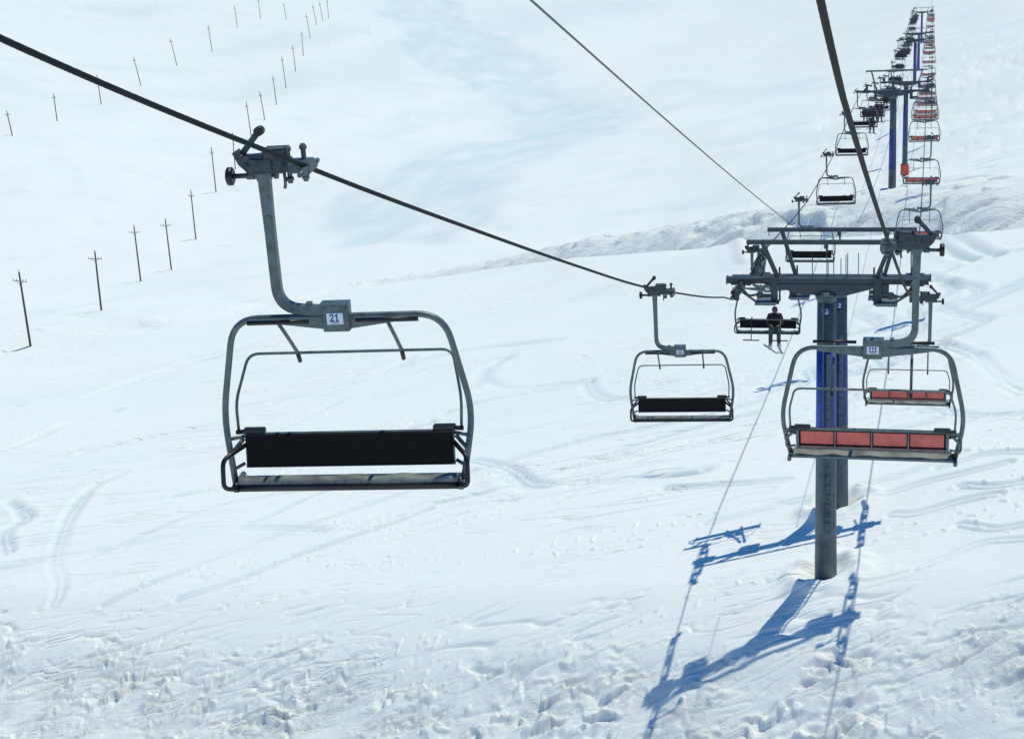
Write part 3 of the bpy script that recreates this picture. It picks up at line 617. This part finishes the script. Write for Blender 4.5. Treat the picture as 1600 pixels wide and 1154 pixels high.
    # black arm tubes
    for s_ in(-1,1):
        b=MB(); b.tube(fillet([(XC+s_*.94,-.03,-2.47),(XC+s_*1.09,-.27,-2.52),(XC+s_*1.09,-.33,-2.77),(XC+s_*1.0,-.26,-2.80)],.07),.021,n); b.build('armrest',M['black'],r)
        b=MB(); b.box((XC+s_*.86,.03,-2.355),(.20,.07,.05),bev=.01); b.cyl((XC+s_*.9,.03,-2.36),(XC+s_*1.03,.03,-2.37),.022,8); b.build('pivot_housing',M['black'],r)
    # restraint bar, hinged at the ends of the backrest
    pv=Vector((0,.04,-2.36)); ang=math.radians(103) if lowered else 0
    def rb(x,y,z):
        v=Vector((0,y-pv.y,z-pv.z)); v=Matrix.Rotation(ang,3,'X')@v; return (XC+x,v.y+pv.y,v.z+pv.z)
    b=MB(); b.tube(fillet([rb(-1.01,.04,-2.36),rb(-1.02,.09,-2.1),rb(-.93,.34,-1.735),rb(.93,.34,-1.735),rb(1.02,.09,-2.1),rb(1.01,.04,-2.36)],[0,.1,.1,.1,.1,0],6),.0135,n)
    ba=b.build('restraint_bar',G,r)
    for s_ in(-1,1):
        x=s_*.475
        b=MB(); b.tube([rb(x,.34,-1.735),rb(x,.06,-1.5),rb(x,-.19,-1.30)],.017,n); st=b.build('footrest_stem',M['galvdark'],ba)
        b=MB(); b.tube([rb(x-.27,-.20,-1.29),rb(x+.27,-.20,-1.29)],.021,n); b.build('footrest',M['black'],ba)
        if not far:
            b=MB(); b.tube([rb(x,.34,-1.74),rb(x+.0,.39,-1.83)],.02,n); b.build('rubber_stop',M['black'],ba)
    return r
# ================================================================= people (seated, hip at the origin, facing -y)
def skin_mesh(nodes,edges,sub=2,name='m',root=0):
    me=bpy.data.meshes.new(name); me.from_pydata([n[:3] for n in nodes],edges,[]); o=bpy.data.objects.new(name,me); C.objects.link(o)
    sm=o.modifiers.new('s','SKIN'); sm.use_smooth_shade=True
    for i,nn in enumerate(nodes):
        sv=me.skin_vertices[0].data[i]; r=nn[3]; sv.radius=(r,r) if not isinstance(r,tuple) else r; sv.use_root=(i==root)
    ss=o.modifiers.new('d','SUBSURF'); ss.levels=sub; ss.render_levels=sub
    bpy.context.view_layer.update()
    out=bpy.data.meshes.new_from_object(o.evaluated_get(bpy.context.evaluated_depsgraph_get())); bpy.data.objects.remove(o); return out
def join_meshes(name,lst):
    """lst of (mesh, material): one mesh with several material slots"""
    b=MB(); mats=[]
    for me,mt in lst:
        if mt not in mats: mats.append(mt)
        b.add([v.co[:] for v in me.vertices],[tuple(p.vertices) for p in me.polygons],mats.index(mt),True)
    return b.mesh(name,mats)
def person(jacket,trousers,boots,hood=True,lean=.05,skis=True,legspread=.13,hands='bar',sub=2,merge=False):
    # joints
    hip=(0,.02,.11); hl=.115
    J=dict(pelvis=(0,.02,.10),waist=(0,.04+lean*.5,.27),chest=(0,.05+lean,.43),neck=(0,.03+lean,.585),head=(0,0+lean,.70),top=(0,0+lean,.785))
    N=[];E=[]
    def nd(p,r,par=None):
        N.append((*p,r)); i=len(N)-1
        if par is not None: E.append((par,i))
        return i
    pe=nd(J['pelvis'],(.15,.12)); wa=nd(J['waist'],(.135,.10),pe); ch=nd(J['chest'],(.165,.115),wa); nk=nd(J['neck'],.058,ch); hb=nd((0,lean-.005,.645),(.07,.078),nk); hd=nd(J['head'],(.079,.095),hb); tp=nd(J['top'],(.055,.065),hd)
    arms={}
    for s in(-1,1):
        sh=nd((s*.175,.05+lean,.515),.062,ch); el=nd((s*.25,-.03+lean,.27),.046,sh); wr=nd((s*.12,-.30,.245),.034,el); ha=nd((s*.10,-.37,.25),.04,wr)
        fx=ha
        for k in range(4):
            f1=nd((s*(.10+.022*(k-1.5)),-.425,.262-.004*abs(k-1.5)),.0115,ha); nd((s*(.10+.022*(k-1.5)),-.44,.232),.0095,f1)
        th=nd((s*.065,-.385,.235),.0115,ha); nd((s*.05,-.41,.222),.0095,th)
        kn=None
        h_=nd((s*.09,.0,.095),.095,pe); kn=nd((s*legspread,-.43,.11),.065,h_); an=nd((s*(legspread+.01),-.50,-.34),.034,kn); nd((s*(legspread+.03),-.64,-.44),.024,an)
    body=skin_mesh(N,E,sub)
    # face: eyes, nose, mouth, ears as small swellings of the same mesh
    b=MB(); b.add([v.co[:] for v in body.vertices],[tuple(p.vertices) for p in body.polygons],0,True)
    hy=lean
    def blob(c,r,mi=0,n=6):
        vs=[];fs=[]
        for i in range(n+1):
            for k in range(8):
                t=math.pi*i/n;a=2*math.pi*k/8; vs.append((c[0]+r[0]*math.sin(t)*math.cos(a),c[1]+r[1]*math.sin(t)*math.sin(a),c[2]+r[2]*math.cos(t)))
        for i in range(n):
            for k in range(8): fs.append((i*8+k,i*8+(k+1)%8,(i+1)*8+(k+1)%8,(i+1)*8+k))
        b.add(vs,fs,mi,True)
    blob((0,hy-.092,.69),(.012,.020,.022)); blob((0,hy-.082,.655),(.024,.01,.006),1)
    for s in(-1,1): blob((s*.03,hy-.082,.715),(.012,.01,.007),1); blob((s*.078,hy+.0,.70),(.012,.02,.03))
    bm=b.mesh('person_body',[M['skin'],M['black']])
    # jacket
    N=[];E=[]
    pe=nd((0,.02,.09),(.19,.155)); wa=nd((0,.04+lean*.5,.27),(.185,.14),pe); ch=nd(J['chest'],(.20,.145),wa); nk=nd((0,.035+lean,.575),(.095,.09),ch)
    for s in(-1,1):
        sh=nd((s*.185,.05+lean,.51),.083,ch); el=nd((s*.265,-.03+lean,.265),.068,sh); nd((s*.135,-.29,.245),.05,el)
    jk=skin_mesh(N,E,sub)
    N=[];E=[]
    pe=nd((0,.02,.075),(.16,.125))
    for s in(-1,1):
        h_=nd((s*.095,-.02,.095),.112,pe); kn=nd((s*legspread,-.44,.115),.088,h_); m_=nd((s*(legspread+.005),-.48,-.12),.074,kn); nd((s*(legspread+.01),-.505,-.33),.078,m_)
    tr=skin_mesh(N,E,sub)
    bts=[]
    for s in(-1,1):
        N=[];E=[]; a=nd((s*(legspread+.01),-.50,-.27),.078); c=nd((s*(legspread+.012),-.505,-.40),.066,a); d=nd((s*(legspread+.03),-.60,-.435),.055,c); nd((s*(legspread+.045),-.70,-.455),.045,d); e_=nd((s*(legspread+.01),-.47,-.44),.05,c)
        bts.append(skin_mesh(N,E,1))
    hm=None
    if hood:
        N=[];E=[]; a=nd((0,.06+lean,.60),(.11,.085)); c=nd((0,.03+lean,.72),(.112,.105),a); nd((0,.05+lean,.83),(.07,.06),c)
        hm=skin_mesh(N,E,2)
        # open the hood at the face
        bb=MB(); keep=[p for p in hm.polygons if not ((p.center.y-lean)<-.035 and abs(p.center.x)<.055 and .645<p.center.z<.765)]
        bb.add([v.co[:] for v in hm.vertices],[tuple(p.vertices) for p in keep],0,True); hm=bb.mesh('hood',[jacket])
    else:
        N=[];E=[]; a=nd((0,.02+lean,.735),(.09,.10)); nd((0,.02+lean,.80),(.07,.08),a); hm=skin_mesh(N,E,1)
    sk=[]
    if skis:
        for s,rot in((-1,.34),(1,.12)):
            b=MB(); x0=s*(legspread+.03); R_=Matrix.Rotation(rot*(1 if s<0 else 1),3,'Z')@Matrix.Rotation(math.radians(-4),3,'X')
            vs=[];fs=[]; ST=[(-.92,.10,.02),(-.88,.065,.045),(-.78,.01,.052),(-.5,0,.042),(0,0,.036),(.5,0,.044),(.68,.01,.03)]
            for (yy,zz,hw) in ST:
                for (ax,az_) in((-1,0),(1,0),(1,1),(-1,1)): vs.append(Vector((x0,-.53,-.50))+R_@Vector((ax*hw,yy,zz+az_*.012)))
            for i in range(len(ST)-1):
                for k in range(4): fs.append((i*4+k,i*4+(k+1)%4,(i+1)*4+(k+1)%4,(i+1)*4+k))
            fs+=[(0,1,2,3),tuple(len(vs)-k for k in(1,2,3,4))]
            b.add(vs,fs); c0=Vector((x0,-.53,-.475)); b.box(c0+R_@Vector((0,-.14,0)),(.075,.08,.04),0,R_); b.box(c0+R_@Vector((0,.14,0)),(.075,.09,.045),0,R_)
            sk.append(b)
    if merge:
        L_=[(bm,M['skin']),(jk,jacket),(tr,trousers),(hm,jacket)]+[(q,boots) for q in bts]+[(q.mesh('ski',[M['black']]),M['black']) for q in sk]
        o=bpy.data.objects.new('person',join_meshes('person',L_)); return o
    o=bpy.data.objects.new('person',bm); C.objects.link(o)
    def ch_(n,me,mt): 
        me.materials.clear(); me.materials.append(mt); return link(n,me,o)
    ch_('jacket',jk,jacket); ch_('trousers',tr,trousers)
    ch_('hood' if hood else 'hat',hm,jacket)
    for q in bts: ch_('ski_boot',q,boots)
    for q in sk: q.build('ski',M['skiwhite'],o)
    return o
M['jk']=mat('dark_maroon_jacket',(.018,.010,.014),.8,0,.3,12,.4,50)
M['jk2']=mat('dark_green_jacket',(.012,.03,.018),.8,0,.3,12)
M['jk3']=mat('dark_blue_jacket',(.012,.018,.045),.8,0,.3,12)
M['jk4']=mat('dark_red_jacket',(.06,.012,.015),.8,0,.3,12)
M['tr']=mat('blue_grey_trousers',(.045,.065,.085),.8,0,.3,9,.4,50)
M['tr2']=mat('black_trousers',(.015,.016,.02),.8,0,.3,9)
M['boot']=mat('pale_boots',(.35,.4,.43),.4,0,.3,12)
M['skiwhite']=mat('pale_ski',(.30,.36,.40),.35,0,.4,4)
# ================================================================= towers
def tower(x,y,ztop,label,g_h,blue=(2.1,5.0),yaw=0,detail=True,head=True,sign=True,mode='press',frame_h=1.13,catside=1,group='lift towers along the line',sc=1.0,pad=False):
    r=bpy.data.objects.new('lift_tower',None); C.objects.link(r); zb=float(base_height(np.array([x]),np.array([y]))[0]); r.location=(x,y,zb)
    H=ztop-zb; n=24 if detail else 12
    tag(r,label,'lift tower',group)
    def rad(z): return .335-.085*z/max(H,1)
    b=MB(); zs=[-1.2,H-blue[1],H-.45,H-.12]
    b.tube([(0,0,-1.2),(0,0,H*.5),(0,0,H-.3)],[rad(-1),rad(H*.5),rad(H)],n)
    b.tube([(0,0,H-.62),(0,0,H-.38)],[rad(H)+.012,.34],n); b.build('pole',M['tower'],r)
    # blue painted band round the pole
    b=MB(); b.tube([(0,0,H-blue[1]),(0,0,H-blue[0])],[rad(H-blue[1])+.006,rad(H-blue[0])+.006],n); b.build('blue_band',M['blue'],r)
    # ladder with rails on the side that faces up the hill
    b=MB()
    for s_ in(-1,1): b.beam((.10+s_*.16,-rad(0)-.09,1.6),(.10+s_*.16,-rad(H)-.09,H-.6),.04,.03)
    k=1.8
    while k<H-.6: b.cyl((-.06,-rad(k)-.09,k),(.26,-rad(k)-.09,k),.012,6); k+=.30
    b.box((.10,-rad(H/2)-.05,H/2),(.05,.10,.04)); b.box((.10,-rad(H)-.05,H-1),(.05,.12,.04)); b.box((.1,-rad(0)-.05,2),(.05,.12,.04))
    b.box((.10,-rad(H*.4)-.060,H*.46),(.13,.02,H*.62)); b.build('ladder',M['galvdark'],r)
    # head: box beam with a haunch, thin guard posts, lifting frame above
    hb=MB(); hb.box((0,0,H),(5.70,.24,.17),bev=.012); hb.prism([(-1.75,H-.084),(1.75,H-.084),(.62,H-.40),(-.62,H-.40)],1,-.15,.15)
    for s_ in(-1,1): hb.box((s_*2.85,0,H-.0),(.03,.28,.21))
    cb=hb.build('crossbeam',M['tower2'],r)
    for px,yy,hh in((-.38,-.12,.78),(.05,.12,.6),(.22,-.12,.78),(.60,.12,.78)):
        b=MB(); b.cyl((px,yy,H),(px,yy,H+hh),.014,6); b.build('guard_post',M['galvdark'],cb)
    b=MB(); fz=H+frame_h
    b.beam((-2.27,0,fz),(2.40,0,fz),.10,.13,up=(0,0,1),bev=.01)
    for xa,xb in((-1.80,-1.38),(1.80,1.42)):
        b.beam((xa,0,fz-.05),(xb,0,H+.08),.12,.12,up=(0,1,0),bev=.01)
    for xx in(-2.22,-1.8,1.7,2.3): b.cyl((xx,0,fz-.05),(xx,0,fz-.20),.012,6)
    b.box((0,0,fz-.12),(.12,.06,.14)); b.cyl((.02,0,fz-.2),(.02,0,fz-.32),.03,8)
    b.build('lifting_frame',M['tower2'] if detail else M['tower'],cb)
    # sheave trains: rollers above the rope carried by rocker beams
    for s_ in(-1,1):
        rx=(LX if s_<0 else RX)-x; q=y
        def rz(dy): return rope_z(y+dy)-zb
        nw=6 if detail else 4; span=1.35; ax=rx; up=1 if mode=='press' else -1
        for k in range(nw):
            b=MB(); dy=-span+2*span*k/(nw-1); zc=rz(dy)+up*.175
            b.tube([(ax-.055,dy,zc),(ax-.045,dy,zc),(ax-.02,dy,zc),(ax+.02,dy,zc),(ax+.045,dy,zc),(ax+.055,dy,zc)],[.165,.17,.15,.15,.17,.165],n)
            b.cyl((ax-.11,dy,zc),(ax+.11,dy,zc),.03,8)
            b.build('sheave_wheel',M['black'],r)
        b=MB(); zt=lambda d: rz(d)+up*.33
        for k in range(nw//2):
            d0=-span+2*span*(2*k)/(nw-1); d1=-span+2*span*(2*k+1)/(nw-1); dm=(d0+d1)/2
            for e in(-1,1):
                b.beam((ax+e*.085,d0,rz(d0)+up*.19),(ax+e*.085,d1,rz(d1)+up*.19),.02,.10,up=(0,0,1))
            b.beam((ax-.10,dm,rz(dm)+up*.24),(ax+.10,dm,rz(dm)+up*.24),.05,.05,up=(0,0,1))
        b.beam((ax-.11*s_,-span*.75,zt(-span*.75)),(ax-.11*s_,span*.75,zt(span*.75)),.05,.14,up=(0,0,1))
        z0,z1=sorted((zt(0),H-.05)); b.box((ax-.10*s_,0,(z0+z1)/2),(.14,.22,z1-z0+.1))
        b.box((ax-s_*.06,0,H-.0),(.60,.46,.21),bev=.02)
        for e in(-1,1): b.box((ax-s_*.09,e*(span+.15),rz(e*(span+.15))+up*.12),(.12,.16,.30),bev=.02)
        if detail:
            b.beam((ax+s_*.10,-span-.1,rz(-span)+up*.05),(ax+s_*.10,span+.1,rz(span)+up*.05),.03,.05)
            if mode=='press':
                b.tube(fillet([(ax-s_*.12,-.7,rz(-.7)+.3),(ax-s_*.34,-.8,rz(-.7)+.05),(ax-s_*.62,-.8,rz(-.7)+.12)],.12),.035,8)
                b.cyl((ax-s_*.66,-.86,rz(-.7)+.10),(ax-s_*.66,-.74,rz(-.7)+.10),.10,16)
                b.beam((ax-s_*.10,-.5,rz(0)+.2),(ax-s_*.6,-.9,rz(0)-.02),.04,.05)
            else:
                b.beam((ax-s_*.16,-.2,H+.05),(ax-s_*.2,.9,H+.85),.05,.07); b.beam((ax-s_*.16,.3,H+.05),(ax-s_*.05,-.9,H+.6),.05,.07)
        b.build('sheave_rocker',M['grip'],r)
        # catwalk hung from the beam beside the sheaves
        wx=s_*1.47
        b=MB(); b.box((wx,-.15,H-.28),(.20,.05,.78)); b.box((wx-.13*s_,.15,H-.16),(.05,.05,1.02)); b.box((wx,-.0,H-.66),(.26,.4,.03)); b.build('catwalk_hanger',M['tower2'],r)
        q=s_*catside; b=MB(); b.box((wx+q*.24,-.05,H-.63),(.60,.74,.045)); b.box((wx+q*.24,-.42,H-.605),(.60,.02,.08)); b.box((wx+q*.24,.33,H-.565),(.60,.02,.12))
        b.build('catwalk',M['grate'],r)
    if sign:
        b=MB(); rr=rad(H-1.15)+.015; vs=[];fs=[]
        for i in range(7):
            a=math.radians(-90-28+56*i/6)
            for z_ in(H-.94,H-.72): vs.append(((rr+.02)*math.cos(a)-.0,(rr+.02)*math.sin(a),z_-.02))
        for i in range(6): fs.append((2*i,2*i+2,2*i+3,2*i+1))
        b.add([(v[0],v[1],v[2]) for v in vs],fs); 
        # thickness
        b.add([(v[0]*.94,v[1]*.94,v[2]) for v in vs],[f[::-1] for f in fs])
        sg=b.build('number_sign',M['signblue'],r)
        o=digits_mesh(sign,.12,.006,M['white'],sg); o.location=(0,-rr-.028,H-.85)
    if pad:
        b=MB(); b.box((0,-.05,PADZ),(.95,.9,1.25),bev=.06); b.build('orange_padding',M['orange'],r)
    return r
X_,Y_,Z_,r_,az_=make_ground()
# ================================================================= placing
T1=tower(-2.80,45.1,-12.28,'nearest lift tower, its whole grey and blue pole clear down to its foot',0,sign='12')
T2=tower(-2.72,50.4,-13.62,'lift tower standing directly behind the nearest one, mostly hidden by it',0,sign='12',mode='support',frame_h=1.57,catside=-1)
T3=tower(-3.00,137,-20.92,'middle lift tower with a blue band, its foot on open snow beyond the ridge',0,blue=(3.2,6.6),sign=None,detail=False,mode='support',frame_h=1.7)
PADZ=1.0
T4=tower(-2.75,190,-28.0,'lift tower with orange padding at its foot',0,blue=(2.6,7.4),sign=None,detail=False,pad=True,mode='support',frame_h=1.4)
T5=tower(-2.85,300,-36.6,'distant lift tower just beyond the one with orange padding',0,blue=(1.0,8.5),sign=None,detail=False,mode='support')
T6=tower(-2.85,380,-45.0,'distant lift tower, second beyond the one with orange padding',0,blue=(1.0,8.5),sign=None,detail=False,mode='support')
T7=tower(-2.85,480,-50.8,'farthest lift tower, its crossbeam near the top edge of the picture',0,blue=(1.0,8.5),sign=None,detail=False,mode='support')
ordn=['first','second','third','fourth','fifth','sixth','seventh','eighth','ninth','tenth','eleventh','twelfth','thirteenth','fourteenth','fifteenth','sixteenth','seventeenth','eighteenth','nineteenth','twentieth','twenty-first','twenty-second','twenty-third','twenty-fourth','twenty-fifth','twenty-sixth','twenty-seventh','twenty-eighth']
GL='chairs on the rope coming up the hill'; GR='chairs on the rope going down the hill'
def put(r,side,y,sw=0,dx=0,yw=0):
    r.location=(rope_x(side,y)+dx,y,rope_z(y)); r.rotation_euler=(0,math.radians(sw),math.radians(yw)+(0 if side=='L' else math.pi))
c21=chair_body(False,'21'); put(c21,'L',12.4,dx=-.0,yw=8); tag(c21,'large empty black chair numbered 21, nearest on the left rope','chairlift chair',GL)
c22=chair_body(False,'22'); put(c22,'L',32.3,yw=6); tag(c22,'empty black chair hanging just before the nearest tower, next below chair 21','chairlift chair',GL)
c111=chair_body(False,'111'); put(c111,'R',19.3,dx=-.07); tag(c111,'nearest red-backed chair, numbered 111, in front of the tower pole','chairlift chair',GR)
empty=chair_body(False,None); low=chair_body(True,None)
put(low,'L',52.0); tag(low,'black chair under the nearest tower head with one hooded skier aboard','chairlift chair',GL)
put(empty,'R',39.2); tag(empty,'second red-backed chair, seen through the frame of chair 111','chairlift chair',GR)
def chair_copy(src,side,y,label,sw=0,dx=0):
    c=copy_tree(src); put(c,side,y,sw,dx); tag(c,label,'chairlift chair',GL if side=='L' else GR); return c
chair_copy(empty,'L',71.7,'empty black chair partly behind the top beams of the nearest tower')
chair_copy(empty,'L',91.4,'empty black chair hanging above the beams of the nearest tower, left of the steep rope',sw=-1)
chair_copy(empty,'L',111.0,'empty black chair half crossed by the steep dark rope')
fe=chair_body(False,None,True); fl=chair_body(True,None,True)
# people
P0=person(M['jk'],M['tr'],M['boot'],True,-.01)
seatz=-2.745
def seat_person(o,chair,x,rz=0):
    # world position of a seat place on a chair (all people ride the left rope and face -y)
    l=chair.location; o.location=(l.x+XC+x,l.y-.10,l.z+seatz+.02); o.rotation_euler=(0,0,rz)
seat_person(P0,low,.24,math.radians(4))
tag(P0,'lone skier in dark hooded jacket on the chair under the nearest tower','person')
protos=[person(M['jk'],M['tr2'],M['tr2'],True,.05,sub=1,merge=True),person(M['jk2'],M['tr2'],M['tr2'],False,.02,sub=1,merge=True),person(M['jk3'],M['tr'],M['tr2'],True,.08,sub=1,merge=True),person(M['jk4'],M['tr2'],M['tr2'],False,.04,sub=1,merge=True)]
random.seed(5)
cols=['dark maroon','dark green','dark blue','dark red']
# passengers per chair further down the left rope: seats from -.66 to .66
load={130.8:[0.62],150.5:[-0.66, -0.22, 0.22, 0.62],170.2:[-0.22, 0.22],189.9:[0.22],209.6:[-0.6, -0.2, 0.22, 0.64],229.3:[-0.62, -0.2, 0.2],249.0:[-0.62, -0.22, 0.22, 0.6],268.7:[-0.2, 0.2, 0.6],288.4:[-0.6, -0.2, 0.22, 0.6],308.1:[-0.5, 0, 0.45],327.8:[-0.6, -0.2, 0.2],347.5:[-0.6, -0.2, 0.22, 0.6],367.2:[-0.6, -0.2, 0.22],386.9:[-0.4, 0, 0.4],406.6:[-0.6, -0.2, 0.22, 0.6],426.3:[],446.0:[-0.6, -0.2, 0.2, 0.6],465.7:[-0.5, 0, 0.5],485.4:[-0.6, -0.2, 0.22, 0.6],505.1:[-0.5, 0.1],524.8:[-0.6, -0.2, 0.22],544.5:[-0.2, 0.3]}
word={0:'empty',1:'one skier',2:'two skiers',3:'three skiers',4:'four skiers'}
placew={-1:'outer left seat'}
used_f=[]
k=0
for y,seats in load.items():
    src=fl if seats else fe
    pos=ordn[k+6]
    lab=('chair with %s, %s down the left rope counted from chair 21'%(word[len(seats)],pos)) if seats else 'empty black chair, %s chair down the left rope counted from chair 21'%pos
    c=chair_copy(src,'L',y,lab,sw=random.uniform(-1,1) if not seats else 0); names=['leftmost','second from left','third from left','rightmost'] if len(seats)==4 else (['left','middle','right'] if len(seats)==3 else (['left','right'] if len(seats)==2 else ['only']))
    for j,xs in enumerate(seats):
        q=random.randrange(4) if y!=150.5 else (3,1,0,2)[j]
        p=protos[q].copy(); C.objects.link(p); p.name='person'; seat_person(p,c,xs,random.uniform(-.2,.2))
        p.scale=(1,)*3
        tag(p,'%s skier, %s jacket, %s chair down the left rope'%(names[j],cols[q],pos),'person','skiers riding up on the left rope')
    k+=1
ry=[78.4,98.1,117.8,137.5,157.2,176.9,196.6,216.3,236.0,255.7,275.4,295.1,314.8,334.5,354.2,373.9,393.6,413.3,433.0,452.7,472.4,492.1,511.8,531.5,551.2]
for i,y in enumerate(ry):
    lab='red-backed chair, %s down the right rope counted from chair 111'%ordn[i+2]
    if y<130: chair_copy(empty,'R',y,lab,sw=random.uniform(-.8,.8))
    else: chair_copy(fe,'R',y,lab,sw=random.uniform(-.8,.8))
def drop(o):
    for ch in list(o.children): drop(ch)
    bpy.data.objects.remove(o)
drop(fe); drop(fl)
for p in protos:
    bpy.data.objects.remove(p)
# ================================================================= utility poles
for ri,row in enumerate(POLES):
    for i,(x,y,z,dx,h) in enumerate(row):
        zb=float(base_height(np.array([x]),np.array([y]))[0])
        r=bpy.data.objects.new('utility_pole',None); C.objects.link(r); r.location=(x,y,zb)
        b=MB(); r0=.12 if i<3 else .115; tz=max(6.5,min(9,h)); tx=max(-1.2,min(1.2,dx))
        b.tube([(0,0,-1),(tx*.5,0,tz*.5),(tx,0,tz)],[r0,r0*.88,r0*.72],8); b.build('mast',M['wood'],r)
        ca=MB(); fx=tx*.88; fz=tz*.88; ang=random.uniform(-.3,.3); dv=Vector((math.cos(ang),math.sin(ang),0)); cc=Vector((fx,-.1,fz))
        hw=(.85 if ri==0 and i<4 else .5)
        ca.beam(cc-dv*hw,cc+dv*hw,.055,.055); ca.beam(cc-dv*.4,Vector((fx*.98,-.08,fz-.45)),.03,.03); ca.beam(cc+dv*.4,Vector((fx*.98,-.08,fz-.45)),.03,.03)
        arm=ca.build('crossarm',M['wood'],r)
        for s_ in(-.95,-.45,.5,.95):
            ib=MB(); p=cc+dv*hw*s_; ib.tube([p,p+Vector((0,0,.1)),p+Vector((0,0,.12)),p+Vector((0,0,.22))],[.015,.015,.05,.035],8); ib.build('insulator',M['ins'],arm)
        ib=MB(); ib.tube([(tx,0,tz),(tx,0,tz+.1),(tx,0,tz+.12),(tx,0,tz+.24)],[.015,.015,.05,.03],8); ib.build('insulator',M['ins'],r)
        where='long front row on the left' if ri==0 else 'short upper row, top left'
        far='utility pole, '+(ordn[i]+' from the bottom in the '+where)
        if ri==0 and i==0: far='nearest and tallest utility pole, just beyond the hollow at the left edge'
        tag(r,far,'utility pole','utility poles across the snowfield')

# ================================================================= thin mountain air
b=MB(); b.box((0,0,-51),(9400,9400,194)); hz=bpy.data.materials.new('thin_air'); hz.use_nodes=True; nt=hz.node_tree
for n_ in list(nt.nodes):
    if n_.type!='OUTPUT_MATERIAL': nt.nodes.remove(n_)
pv=nt.nodes.new('ShaderNodeVolumePrincipled'); pv.inputs['Color'].default_value=(.80,.88,1,1); pv.inputs['Density'].default_value=.00011; pv.inputs['Anisotropy'].default_value=.2
nt.links.new(pv.outputs[0],[n_ for n_ in nt.nodes if n_.type=='OUTPUT_MATERIAL'][0].inputs['Volume'])
tag(b.build('haze',hz),kind='stuff')
